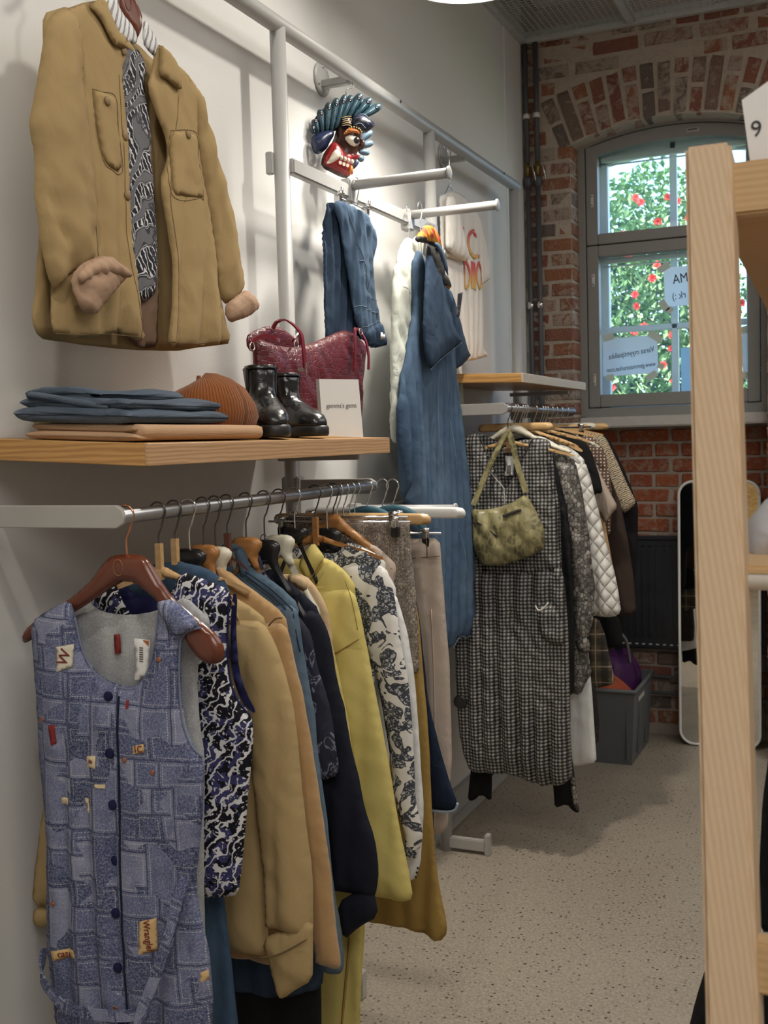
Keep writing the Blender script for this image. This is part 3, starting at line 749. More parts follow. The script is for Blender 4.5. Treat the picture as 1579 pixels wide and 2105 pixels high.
# papers taped to the glass, written to be read from the street
pw = YP(DW+.017)
def paper(label, px, lines, tapes):
    t = thing('handwritten_notice', label, 'paper sign', 'notices taped to the window')
    P4 = [pw.uv(*p) for p in px]
    vs = [pw.w(u, v, n) for n in (.0, .0008) for u, v in P4]
    obj('sheet', mesh_from(vs, [(3, 2, 1, 0), (4, 5, 6, 7), (0, 1, 5, 4), (1, 2, 6, 5), (2, 3, 7, 6), (3, 0, 4, 7)], None, False), MT['thin_paper'], t)
    for (x0, y0, x1, y1) in tapes:
        a = Vector(pw.uv(x0, y0)); b = Vector(pw.uv(x1, y1)); d = (b-a).normalized()*1; n_ = Vector((-d.y, d.x))*.016
        q = [a-n_, b-n_, b+n_, a+n_]
        obj('tape', mesh_from([pw.w(p.x, p.y, k) for k in (.001, .0016) for p in q], [(3, 2, 1, 0), (4, 5, 6, 7), (0, 1, 5, 4), (1, 2, 6, 5), (2, 3, 7, 6), (3, 0, 4, 7)], None, False), MT['tape'], t)
    for body, x, y, size, rot, sx in lines:
        u, v = pw.uv(x, y); lettering('lettering', body, pw, u, v, size, MT['ink'], t, .0012, rot, True, sx)
    return t
paper('white handwritten notice taped low in the left pane, two full lines', [(1240, 774+0), (1354, 767), (1351, 688), (1239, 697)],
      [('Varaa myyntipaikka', 1298, 726, .036, -7, .78), ('www.gemmasmarket.com', 1297, 755, .031, -5, .72)],
      [(1334, 684, 1360, 700), (1330, 780, 1350, 766), (1356, 758, 1362, 748), (1240, 697, 1262, 690), (1247, 778, 1262, 775)])
paper('white handwritten notice taped mid-window with a small smiley', [(1367, 631), (1483, 622), (1480, 541), (1364, 550)],
      [('MA', 1399, 573, .062, -6, .8), ('rk :)', 1396, 608, .048, -6, .8)],
      [(1354, 557, 1376, 543), (1358, 618, 1372, 638), (1374, 633, 1381, 642)])
paper('white handwritten notice with a year taped right of the pine post', [(1527, 766), (1640, 760), (1638, 676), (1525, 682)],
      [('raari', 1566, 714, .060, -6, .75), ('2024', 1569, 745, .056, -6, .8)],
      [(1524, 680, 1537, 676), (1528, 768, 1538, 776)])

# ---- outside the window
st(box('ground_outside', (-6, 5.62, -.3), (8, 16, .5), MT['lawn']))
hs = thing('neighbour_house', 'pale house wall seen beyond the garden through the window', 'house')
box('wall', (-.2, 12.5, .3), (5.5, 12.8, 2.45), MT['house'], hs); box('roof', (-.4, 12.2, 2.45), (5.8, 13.2, 2.6), MT['bluewood'], hs)
bx_ = thing('garden_board', 'blue grey upright board standing behind the window', 'board')
box('plank', (.52, 6.5, .4), (.66, 6.54, 1.98), MT['bluewood'], bx_, .005); box('plank', (.67, 6.5, .4), (.82, 6.54, 1.93), MT['bluewood'], bx_, .005)
def bush(label, c, rad, n, seed, nfl, cat='bush', leaf=.045):
    rr = random.Random(seed); b = thing('rose_bush', label, cat, 'rose bushes outside')
    vs = []; fs = []
    for i in range(n):
        d = Vector((rr.gauss(0, 1), rr.gauss(0, 1), rr.gauss(0, 1))).normalized()*(rr.random()**.33)
        bump = 1+.25*noise.noise(d*2.2+Vector((seed, 0, 0)))
        p = Vector((c[0]+d.x*rad[0]*bump, c[1]+d.y*rad[1]*bump, c[2]+d.z*rad[2]*bump))
        if p.z < .4: continue
        a = Vector((rr.gauss(0, 1), rr.gauss(0, 1), rr.gauss(0, 1))).normalized(); e = a.cross(Vector((rr.random(), rr.random(), 1))).normalized()
        s = leaf*rr.uniform(.6, 1.3); k = len(vs); q = a.cross(e)*.18*s
        vs += [p-a*s, p+e*s*.5+q, p+a*s, p-e*s*.5+q]; fs += [(k, k+1, k+2, k+3)]
    o = obj('foliage', mesh_from(vs, fs, None, False), MT['leaf'], b); o['kind'] = 'stuff'
    for i in range(5):
        a = R(72*i); tube('stem', smoothpath([(c[0]+.05*math.cos(a), c[1]+.05*math.sin(a), .4), (c[0]+.2*math.cos(a)*rad[0], c[1]+.2*math.sin(a), c[2]*.7), (c[0]+.4*math.cos(a)*rad[0], c[1]+.2*math.sin(a), c[2])], 4), .012, MT['pine'], b, 5)
    if not hasattr(bush, 'me'):
        bm = bmesh.new()
        for ring, (m, rr_, up) in enumerate(((6, 1, .2), (5, .62, .55), (3, .3, .8))):
            for k in range(m):
                t = 2*math.pi*(k+.3*ring)/m; d = Vector((math.cos(t), math.sin(t), 0)); s = Vector((-math.sin(t), math.cos(t), 0))
                q = [bm.verts.new(x) for x in (Vector((0, 0, 0)), d*rr_*.6+s*.42*rr_+Vector((0, 0, up*.6)), d*rr_+Vector((0, 0, up)), d*rr_*.6-s*.42*rr_+Vector((0, 0, up*.6)))]
                bm.faces.new(q)
        bush.me = bpy.data.meshes.new('flower'); bm.to_mesh(bush.me); bm.free(); bush.me.materials.append(MT['flower'])
    for i in range(nfl):
        fo = bpy.data.objects.new('flower', bush.me); COL.objects.link(fo); fo.parent = b
        th, ph = rr.uniform(0, 2*math.pi), rr.uniform(-.9, .9)
        d = Vector((math.cos(th)*math.cos(ph), -abs(math.sin(th)*math.cos(ph))*.9-.15, math.sin(ph)))
        fo.location = (c[0]+d.x*rad[0]*.98, c[1]+d.y*rad[1]*1.0, c[2]+d.z*rad[2]*.98); fo.scale = (.030,)*3
        fo.rotation_euler = (R(90)+rr.uniform(-.5, .5), rr.uniform(-.5, .5), rr.uniform(-.5, .5))
    return b
bush('tall leafy rose bush with red blooms behind the left panes', (.05, 7.9, 2.2), (.72, .6, 1.15), 15000, 3, 95, leaf=.034)
bush('lower rose bush with red blooms behind the right panes', (1.15, 8.0, 1.30), (.75, .6, .95), 11000, 8, 60, leaf=.034)
bush('low green bush close under the window sill outside', (.55, 6.95, .95), (.8, .35, .72), 4500, 15, 5, leaf=.035)

# ---- ceiling grille
gr = thing('ceiling_grille', 'suspended galvanised wire mesh grille in a grey frame over the window end', 'ceiling grille')
ZG = 3.34; F_ = MT['galv']
box('frame_bar', (.0, 3.3, ZG), (.035, D-.005, ZG+.05), F_, gr, .003)
box('frame_bar', (.035, D-.04, ZG), (2.2, D-.005, ZG+.05), F_, gr, .003)
for x in (.505, 1.02, 1.54, 2.165): box('cross_bar', (x, 3.3, ZG), (x+.035, D-.04, ZG+.05), F_, gr, .003)
box('frame_bar', (.035, 3.3, ZG), (2.2, 3.335, ZG+.05), F_, gr, .003)
vs = []; fs = []
def addb(lo, hi):
    k = len(vs); vs.extend([(x, y, z) for z in (lo[2], hi[2]) for y in (lo[1], hi[1]) for x in (lo[0], hi[0])])
    fs.extend([tuple(k+i for i in f) for f in ((0, 2, 3, 1), (4, 5, 7, 6), (0, 1, 5, 4), (2, 6, 7, 3), (0, 4, 6, 2), (1, 3, 7, 5))])
x = .05
while x < 2.18: addb((x, 3.33, ZG+.018), (x+.003, D-.04, ZG+.021)); x += .026
y = 3.35
while y < D-.04: addb((.03, y, ZG+.021), (2.18, y+.003, ZG+.024)); y += .026
o = obj('wire_mesh', mesh_from(vs, fs, None, False), F_, gr); o['kind'] = 'stuff'
# services above the grille
dt = thing('ventilation_duct', 'pale ventilation duct resting above the ceiling grille', 'duct')
box('duct_run', (.12, 3.6, 3.43), (.36, 5.0, 3.58), MT['arm'], dt, .01); box('duct_flange', (.10, 4.75, 3.42), (.38, 4.79, 3.59), MT['frame'], dt, .003)
# ---- pendant lamp
lp = thing('pendant_lamp', 'round white pendant lamp at the top edge of the view', 'lamp')
cx, cy, zb = .43, 3.15, 2.846
prof = [(.20, .0), (.205, .012), (.195, .05), (.15, .10), (.08, .135), (.03, .15), (.02, .19)]
rings('shade', [[Vector((cx+r_*math.cos(2*math.pi*k/40), cy+r_*math.sin(2*math.pi*k/40), zb+z_)) for k in range(40)] for r_, z_ in prof], MT['white_enamel'], lp)
rings('diffuser', [[Vector((cx+r_*math.cos(2*math.pi*k/40), cy+r_*math.sin(2*math.pi*k/40), zb+z_)) for k in range(40)] for r_, z_ in ((.05, -.008), (.15, -.005), (.192, -.001))], MT['glow'], lp)
tube('cord', [(cx, cy, zb+.19), (cx, cy, 3.62)], .004, MT['ink'], lp, 6)
light('pendant_bulb', 'SPOT', (cx, cy, zb-.03), (cx+.08, cy+.1, 0), 60, (1, .93, .82), .06, cone=128, blend=.8)

# ---- pipes in the corner
YPI = D-.022
def pipe(label, x, lean):
    p = thing('heating_pipe', label, 'pipe', 'heating pipes in the corner')
    X = lambda z: x+lean*(3.3-z)
    tube('pipe_run', [(X(z), YPI, z) for z in (3.40, 2.79)], .0125, MT['pipe'], p, 12)
    tube('pipe_run', [(X(z), YPI, z) for z in (2.70, 1.9, .05)], .0125, MT['pipe'], p, 12)
    tube('valve_body', [(X(2.80), YPI, 2.80), (X(2.72), YPI, 2.72)], .0115, MT['brass'], p, 12)
    tube('union_nut', [(X(2.725), YPI, 2.725), (X(2.715), YPI, 2.715), (X(2.69), YPI, 2.69), (X(2.675), YPI, 2.675)], [.014, .022, .022, .015], MT['pipe'], p, 8)
    tube('valve_lever', [(X(2.77), YPI, 2.77), (X(2.775)+.03, YPI-.02, 2.775), (X(2.76)+.045, YPI-.02, 2.70)], .004, MT['chrome'], p, 6)
    tube('white_collar', [(X(2.995), YPI, 2.995), (X(3.01), YPI, 3.01), (X(3.025), YPI, 3.025)], [.0165, .0165, .008], MT['white_plastic'], p, 12)
    tube('bracket', [(X(2.12), YPI, 2.105), (X(2.12), YPI, 2.135)], .0165, MT['chrome'], p, 12)
    return p
pipe('dark heating pipe hard against the white wall corner', .020, .006)
pipe('dark heating pipe nearer the window, second from the corner', .072, .001)
# ---- radiator
rd = thing('radiator', 'anthracite panel radiator below the window behind the mirror', 'radiator')
box('panel', (.27, 5.385, .44), (1.06, 5.43, .985), MT['radiator'], rd, .008)
box('top_cap', (.265, 5.375, .978), (1.065, 5.445, .995), MT['radiator'], rd, .004)
for k in range(23): box('flute', (.290+k*.0335, 5.375, .50), (.305+k*.0335, 5.388, .93), MT['radiator'], rd, .004)
for k in range(23):
    box('vent_slot', (.288+k*.0335, 5.381, .946), (.306+k*.0335, 5.386, .951), MT['black_plastic'], rd)
    box('lower_slot', (.288+k*.0335, 5.381, .462), (.302+k*.0335, 5.386, .468), MT['galv'], rd)
tube('supply_pipe', [(.24, 5.41, .30), (1.05, 5.41, .30)], .009, MT['pipe'], rd, 8); tube('return_pipe', [(.24, 5.41, .22), (1.05, 5.41, .22)], .009, MT['pipe'], rd, 8)
tube('riser', [(.30, 5.41, .22), (.30, 5.41, .46)], .009, MT['pipe'], rd, 8); tube('riser', [(1.0, 5.41, .30), (1.0, 5.41, .46)], .009, MT['pipe'], rd, 8)
for x_ in (.36, .97): box('foot_bracket', (x_-.012, 5.40, .0), (x_+.012, 5.42, .45), MT['radiator'], rd)
# ---- mirror
mr = thing('standing_mirror', 'tall mirror with rounded corners and a thin white frame leaning at the window wall', 'mirror')
mp = PL((0, 5.335, 0), 0)
def rrect(u0, u1, v0, v1, r_, n=8):
    pts = []
    for cx_, cz_, a0 in ((u1-r_, v1-r_, 0), (u0+r_, v1-r_, 90), (u0+r_, v0+r_, 180), (u1-r_, v0+r_, 270)):
        for k in range(n+1): a = R(a0+90*k/n); pts.append((cx_+r_*math.cos(a), cz_+r_*math.sin(a)))
    return pts
rp = rrect(.679, 1.044, .008, 1.262, .065); tilt = lambda v: -.03+.03*v/1.26
out = [mp.w(u, v, -tilt(v)) for u, v in rp]
obj('glass', mesh_from(out, [tuple(range(len(out)))], None, False), MT['mirror'], mr)
tube('frame', [mp.w(u, v, -tilt(v)) for u, v in rp+rp[:1]], .0065, MT['white_plastic'], mr, 8)
bk = [mp.w(u, v, -tilt(v)-.006) for u, v in rp]; obj('back_board', mesh_from(bk, [tuple(reversed(range(len(bk))))], None, False), MT['dark'], mr)
ob_ = thing('wall_board', 'strand board panel fixed to the wall behind the viewer', 'board')
box('strand_panel', (.05, -3.2, .02), (2.4, -3.17, 1.35), MT['osb'], ob_, .004); box('top_rail', (.05, -3.2, 1.35), (2.4, -3.15, 1.40), MT['pine_x'], ob_, .003)
# ------------------------------------------------------------------ display frame on the left wall
PX = .094; PY = [1.385, 2.585, 3.666, 4.674]; ZR = 2.585; FR = MT['frame']
fr = thing('display_frame', 'light grey tube wall frame with posts, top rail, arms and hanging rails', 'clothes rack')
for i, y in enumerate(PY):
    tube('post', [(PX, y, .0), (PX, y, ZR-.005)], .021, FR, fr, 20)
    box('foot', (PX-.02, y-.013, .012), (.245, y+.013, .052), MT['arm'], fr, .003)
    box('foot_stop', (.243, y-.016, .0), (.262, y+.016, .075), MT['arm'], fr, .003)
tube('top_rail', [(PX, .9, ZR), (PX, 4.715, ZR)], .0225, FR, fr, 20)
for y in (3.36, 4.47): tube('rail_hole', [(PX+.0215, y, ZR+.006), (PX+.0232, y, ZR+.006)], .006, MT['ink'], fr, 8)
for y in (3.02, 4.05):
    f = disc('wall_flange', XP(.001), y, 2.583, .050, .006, FR, fr, 0, 28)
    for dy, dz in ((.0, .036), (.03, -.02), (-.03, -.02)): disc('bolt', XP(.007), y+dy, 2.583+dz, .005, .003, MT['chrome'], f, 0, 8)
    box('wall_arm', (.004, y-.012, 2.555), (PX, y+.012, 2.578), FR, fr, .003)
for z0, z1, ya, yb in ((2.204, 2.244, PY[1], PY[2]), (1.262, 1.298, PY[1], PY[2])):
    box('cross_bar', (PX+.005, ya+.01, z0), (PX+.03, yb-.01, z1), FR, fr, .004)
    box('bar_clamp', (PX-.03, ya-.035, z0-.005), (PX-.012, ya-.018, z1+.012), FR, fr, .002)
def faceout(y, z, x1):
    h = box('arm_hook', (PX+.0, y-.022, z-.05), (PX+.035, y+.022, z+.018), FR, fr, .004)
    tube('face_out_arm', [(PX+.02, y, z), (x1-.002, y, z)], .0145, FR, fr, 18); disc('arm_cap', XP(x1-.004), y, z, .019, .006, FR, fr, 0, 20)
faceout(2.95, 2.242, .428); faceout(3.405, 2.236, .423); faceout(2.93, 1.296, .43)
RX, RZ = .330, 1.381; RX2, RZ2 = .345, 1.597
def flat(name, pl, uvp, n0, n1, mat, parent):
    m = len(uvp); bm = bmesh.new(); V = [bm.verts.new(pl.w(u, v, n)) for n in (n0, n1) for u, v in uvp]
    for f in [tuple(range(m)), tuple(reversed(range(m, 2*m)))]+[(i, m+i, m+(i+1) % m, (i+1) % m) for i in range(m)]: bm.faces.new([V[i] for i in f])
    bmesh.ops.recalc_face_normals(bm, faces=bm.faces[:]); bmesh.ops.bevel(bm, geom=bm.edges[:], offset=.0015, segments=1, affect='EDGES'); me = bpy.data.meshes.new(name); bm.to_mesh(me); bm.free()
    return obj(name, me, mat, parent)
def hangrail(ya, yb, x, z):
    tube('hanging_rail', [(x, ya, z), (x, yb, z)], .0128, MT['steel'], fr, 18)
    for y in (ya, yb):
        pts = [(.004 if y < 2 else PX-.01, z-.020), (x-.008, z-.020), (x+.006, z-.012), (x+.010, z), (x+.006, z+.012), (x-.008, z+.020), (.004 if y < 2 else PX-.01, z+.020)]
        flat('rail_arm', YP(y), pts, -.006, .006, MT['arm'], fr)
hangrail(1.535, 2.588, RX, RZ)
hangrail(3.69, 4.66, RX2, RZ2)
for y in (2.588, 3.69, 4.66):
    z = RZ if y < 3 else RZ2
    box('arm_socket', (PX-.026, y-.02, z-.028), (PX+.026, y+.02, z+.028), FR, fr, .004)

def shelf(label, x0, x1, y0, y1, ztop, droop, th, mside, mfront, name='shelf_board'):
    """a thick board that droops a little to the front"""
    s = thing(name, label, 'shelf', 'oak shelves on the wall frame')
    zt = lambda x: ztop+(x1-x)*droop
    def slab(nm, xa, xb, ya, yb, mat):
        vs = [(x, y, zt(x)-d) for d in (th, 0) for y in (ya, yb) for x in (xa, xb)]
        bm = bmesh.new(); V = [bm.verts.new(v) for v in vs]
        for f in ((0, 2, 3, 1), (4, 5, 7, 6), (0, 1, 5, 4), (2, 6, 7, 3), (0, 4, 6, 2), (1, 3, 7, 5)): bm.faces.new([V[i] for i in f])
        bmesh.ops.bevel(bm, geom=bm.edges[:], offset=.0012, segments=1, affect='EDGES')
        me = bpy.data.meshes.new(nm); bm.to_mesh(me); bm.free(); return obj(nm, me, mat, s)
    slab('board', x0, x1-.006, y0, y1, mside); slab('front_edging', x1-.006, x1, y0, y1, mfront)
    for y in (y1-.06,): box('support_bar', (PX, y-.006, zt(.24)-th-.022), (x1-.06, y+.006, zt(.2)-th-.008), FR, s, .002)
    return zt
zs1 = shelf('oak shelf board carrying boots, a beret and folded jeans', .003, .386, 1.540, 2.572, 1.505, .050, .0385, MT['shelf_side'], MT['shelf_front'])
q = YP(3.69); e1 = q.uv(1075, 766.5)
zs2 = shelf('empty oak shelf board beside the brick corner', .003, e1[0], 3.69, 4.62, e1[1], .035, .032, MT['shelf_side'], MT['shelf_pale'])

# ------------------------------------------------------------------ hangers
def hook(pl, xc, zr, rr, ztop, mat, parent, rad=.0017, side=1):
    """wire hook that goes round a rail of radius rr at (xc, zr) and runs down to ztop"""
    r_ = rr+.004; pts = []
    for k in range(13):
        a = R(200-20*k) if side > 0 else R(-20+20*k)
        pts.append((xc+math.cos(a)*r_, zr+.002+math.sin(a)*r_))
    e = pts[-1]; s = side
    pts += [(xc+s*.006, zr-r_-.012), (xc, zr-r_-.026), (xc, ztop)]
    return tube('hook', [pl.w(u, v) for u, v in (pts[:-3]+[tuple(Vector(p)) for p in smooth2(pts[-4:])])], rad, mat, parent, 6)
def smooth2(p):
    return [(v.x, v.y) for v in smoothpath([(a, b, 0) for a, b in p], 4)][1:]
HG = 'hangers on the near rail'
def hanger(label, pl, xc, zr, rr, mat, hw=.205, drop=.095, neck=.066, kind='flat', wire=None, group=HG, th=.007, stem=None, side=1, name='clothes_hanger'):
    """kind flat: slim shaped wood; kind wide: moulded shoulders; kind bar: straight trouser bar"""
    h = thing(name, label, 'hanger', group)
    zt = zr-neck
    if stem:
        box('stem', (0, 0, 0), (1, 1, 1), stem, h)
        o = h.children[0]; a = pl.w(xc-.006, zt-.066, -.005); b = pl.w(xc+.006, zt+.0, .005)
        lo = [min(a[i], b[i]) for i in range(3)]; hi = [max(a[i], b[i]) for i in range(3)]
        for v in o.data.vertices: v.co = Vector([lo[i]+(hi[i]-lo[i])*v.co[i] for i in range(3)])
        hook(pl, xc, zr, rr, zt-.004, wire or MT['darkwire'], h, side=side); zt -= .042
    else:
        hook(pl, xc, zr, rr, zt-.01, wire or MT['darkwire'], h, side=side)
    if kind == 'wide':
        e_ = hw/.19
        top = [(.0, 0), (.026, -.001), (.040, -.014), (.052*e_, -.040), (.075*e_, -.070), (.11*e_, -.100), (.15*e_, -.130), (hw, -.160)]
        bot = [(hw-.006, -.176), (.165*e_, -.174), (.13*e_, -.146), (.09*e_, -.112), (.055*e_, -.082), (.025*e_, -.060), (.0, -.046)]
        k = drop/.15
    else:
        e_ = hw/.205
        top = [(.0, 0), (.018*e_, -.001), (.034*e_, -.010), (.06*e_, -.024), (.11*e_, -.045), (.16*e_, -.068), (hw, -.095)]
        bot = [(hw-.002, -.107), (.16*e_, -.086), (.11*e_, -.064), (.06*e_, -.045), (.03*e_, -.034), (.0, -.030)]
        k = drop/.095
    if kind == 'bar':
        top = [(.0, 0), (.1, -.001), (hw-.01, -.002), (hw, -.012)]; bot = [(hw, -.024), (hw-.01, -.030), (.1, -.030), (.0, -.030)]; k = 1
    half = top+bot
    pts = [(xc+u, zt+v*k) for u, v in half]+[(xc-u, zt+v*k) for u, v in reversed(half[1:-1])]
    if kind == 'wide':
        panel('body', pl, pts, mat, h, .010, .010, .018, None, .010, 0, 1, False, puff=.014)
    else: panel('body', pl, pts, mat, h, th, th, .008, None, .010, 0, 1, False, puff=.006)
    return h
# ------------------------------------------------------------------ things hung high on the wall side
def cc(pts, ox, oy, s): return [(ox+x/s, oy+y/s) for x, y in pts]
def seam(pl, pts, parent, mat, off, rad=.0012, on=None): return cord('seam', pl, pts, rad, mat, parent, off, True, 4, 5, on)
# ---- tan jacket with a printed shirt inside
J = XP(.15); c1 = lambda p: cc(p, 0, 0, 2.807)
ja = thing('tan_jacket', 'tan button jacket hung open high on the white wall, cuffs rolled', 'jacket')
T_ = MT['tan']
panel('back', J, c1([(330, 60), (470, 15), (860, 230), (1000, 360), (1120, 520), (1160, 1000), (1240, 1600), (1300, 1985), (1100, 2020), (850, 2015), (560, 1985), (300, 1945), (262, 1850), (300, 1400), (330, 700)]), T_, ja, .008, .02, .06, folds(.010, .07, 3), .02, -.035)
jl = panel('front_panel', J, c1([(345, 60), (470, 15), (560, 15), (640, 190), (705, 320), (672, 430), (692, 600), (712, 850), (715, 1150), (730, 1400), (770, 1700), (824, 1972), (740, 1965), (640, 1915), (560, 1950), (420, 1955), (285, 1935), (265, 1850), (275, 1600), (340, 1300), (400, 800), (390, 300)]), T_, ja, .012, .004, .05, folds(.018, .045, 7, .5, (2.25, 1.75)), .010, .010)
jr = panel('front_panel', J, c1([(880, 240), (975, 350), (1060, 430), (1130, 520), (1120, 800), (1150, 1000), (1200, 1300), (1240, 1600), (1275, 1850), (1303, 1985), (1100, 2010), (935, 2003), (960, 1750), (965, 1500), (945, 1350), (925, 1200), (905, 1050), (935, 950), (945, 870), (925, 770), (870, 640), (825, 510), (850, 420)]), T_, ja, .012, .004, .05, folds(.022, .045, 12, .5, (2.2, 1.75)), .010, .008)
s1 = panel('sleeve', J, c1([(345, 52), (255, 78), (212, 170), (190, 330), (150, 570), (122, 680), (128, 770), (150, 860), (152, 1150), (180, 1400), (220, 1590), (262, 1690), (300, 1640), (400, 1570), (500, 1500), (500, 1250), (480, 1000), (460, 800), (430, 500), (405, 200), (385, 100)]), T_, ja, .032, .016, .07, folds(.012, .055, 21, .7, None, .25, .004), .011, .016)
s2 = panel('sleeve', J, c1([(1000, 385), (1080, 440), (1145, 540), (1180, 680), (1250, 900), (1310, 1150), (1360, 1400), (1390, 1600), (1395, 1690), (1330, 1740), (1275, 1760), (1240, 1600), (1200, 1300), (1150, 1000), (1115, 780), (1090, 600)]), T_, ja, .026, .016, .05, folds(.011, .05, 25, .7, None, -.25, .004), .011, .0)
k1 = panel('rolled_cuff', J, c1([(285, 1600), (350, 1530), (470, 1485), (560, 1550), (613, 1592), (608, 1622), (540, 1690), (480, 1760), (430, 1832), (350, 1812), (312, 1730)]), MT['lining'], ja, .016, .012, .03, folds(.010, .022, 31, 3, None, 2.0, .006), .008, .046)
k1b = panel('rolled_band', J, c1([(280, 1600), (350, 1528), (470, 1484), (565, 1548), (615, 1592), (606, 1622), (500, 1608), (400, 1612), (310, 1665)]), MT['lining'], k1, .012, .006, .02, folds(.005, .02, 33, 3, None, 1.0, .004), .008, .058)
panel('rolled_cuff', J, c1([(1282, 1745), (1390, 1668), (1450, 1720), (1472, 1780), (1400, 1830), (1290, 1868), (1270, 1800)]), MT['lining'], ja, .018, .014, .03, folds(.008, .022, 35, 3, None, 2.0, .006), .008, .012)
panel('collar', J, c1([(448, 28), (550, 2), (600, 120), (650, 215), (712, 285), (716, 312), (690, 290), (610, 288), (560, 235), (520, 140)]), T_, ja, .006, .003, .012, None, .009, .006, bend=on(jl, J, .02))
panel('collar', J, c1([(880, 250), (972, 345), (992, 522), (965, 528), (900, 465), (866, 440), (880, 330)]), T_, ja, .006, .003, .012, None, .009, .006, bend=on(jr, J, .02))
panel('inner_lining', J, c1([(840, 560), (900, 800), (905, 1000), (930, 1300), (945, 1600), (940, 2000), (850, 2012), (790, 1985), (772, 1740), (870, 1700), (905, 1500), (880, 1100), (850, 800)]), MT['dark_brown'], ja, .004, .004, .03, folds(.008, .04, 41), .013, -.014)
for pts, b, fp in (([(482, 522), (520, 540), (618, 575), (640, 800), (656, 1002), (570, 985), (535, 930), (505, 750)], (545, 597), jl), ([(945, 760), (1090, 775), (1110, 950), (1137, 1142), (1110, 1150), (950, 1130)], (1030, 786), jr)):
    pk = panel('chest_pocket', J, c1(pts), T_, ja, .0035, .002, .004, None, .009, .0008, 1, bend=on([jl, jr], J, .02), puff=.003)
    u, v = J.uv(*c1([b])[0]); disc('button', J, u, v, .0085, .004, MT['tan_button'], pk, on(pk, J, .03)(u, v))
    seam(J, c1(pts+pts[:1]), pk, MT['tan_dark'], 0, .0009, on([jl, jr, pk], J, .02))
for b in ((664, 302), (674, 792), (684, 1135)):
    u, v = J.uv(*c1([b])[0]); disc('button', J, u, v, .0095, .004, MT['tan_button'], ja, on(jl, J, .02)(u, v))
seam(J, c1([(405, 160), (420, 500), (470, 900), (492, 1250), (500, 1490)]), ja, MT['tan_dark'], 0, .0012, on([s1, jl], J, .02))
seam(J, c1([(640, 440), (665, 850), (686, 1400), (735, 1700), (790, 1955)]), ja, MT['tan_dark'], 0, .0009, on(jl, J, .02))
seam(J, c1([(285, 1925), (420, 1935), (560, 1930), (740, 1945), (815, 1955)]), ja, MT['tan_dark'], 0, .0009, on(jl, J, .02))
seam(J, c1([(985, 560), (965, 800), (945, 1150), (985, 1500), (985, 1800), (960, 1985)]), ja, MT['tan_dark'], 0, .0009, on(jr, J, .02))
seam(J, c1([(945, 1975), (1100, 1985), (1295, 1960)]), ja, MT['tan_dark'], 0, .0009, on(jr, J, .02))
sh = thing('printed_shirt', 'black and white line print shirt worn inside the tan jacket', 'shirt')
panel('front', J, c1([(715, 270), (800, 265), (850, 380), (835, 500), (872, 700), (878, 900), (897, 1150), (920, 1400), (922, 1620), (895, 1700), (850, 1737), (780, 1730), (755, 1600), (725, 1450), (705, 1200), (690, 900), (668, 600), (655, 430), (690, 340)]), MT['shirt'], sh, .006, .004, .03, folds(.008, .03, 51), .010, -.004)
panel('collar', J, c1([(545, -12), (640, -12), (662, 70), (742, 165), (768, 245), (720, 275), (640, 205), (585, 70)]), MT['shirt_light'], sh, .003, .003, .015, None, .010, .014)
panel('collar', J, c1([(806, 104), (850, 175), (892, 250), (885, 345), (840, 310), (795, 250)]), MT['shirt_light'], sh, .003, .003, .012, None, .010, .010)
panel('inner_back', J, c1([(600, -10), (720, -10), (815, 110), (800, 260), (740, 260), (650, 110)]), MT['shirt'], sh, .003, .003, .012, None, .012, -.020)
hj = thing('clothes_hanger', 'reddish brown wooden hanger at the collar of the tan jacket', 'hanger', 'wooden wall hangers')
panel('body', J, c1([(640, -60), (700, -80), (745, -50), (800, 88), (812, 130), (792, 220), (770, 242), (740, 185), (662, 82)]), MT['brown_wood'], hj, .012, .010, .02, None, .010, .002, puff=.014)
u, v = J.uv(*c1([(705, -75)])[0]); tube('hook', [J.w(u, v), J.w(u, v+.05), J.w(u+.012, v+.062), J.w(u+.02, v+.08), J.w(u, v+.1), J.w(u-.02, v+.085)], .002, MT['darkwire'], hj, 6)
wh = thing('wall_hook', 'small grey wall hook holding the tan jacket hanger', 'hook')
u2, v2 = u, v+.090
box('back_plate', (.0, u2-.02, v2-.03), (.008, u2+.02, v2+.03), FR, wh, .002); tube('peg', [(.004, u2, v2), (.165, u2, v2), (.178, u2, v2+.012)], .006, FR, wh, 10)
u, v = J.uv(*c1([(705, 22)])[0]); tube('stamp', [J.w(u+.010*math.cos(a/9*math.pi), v+.015*math.sin(a/9*math.pi), .0145) for a in range(19)], .0007, MT['dark_wood'], hj, 4)

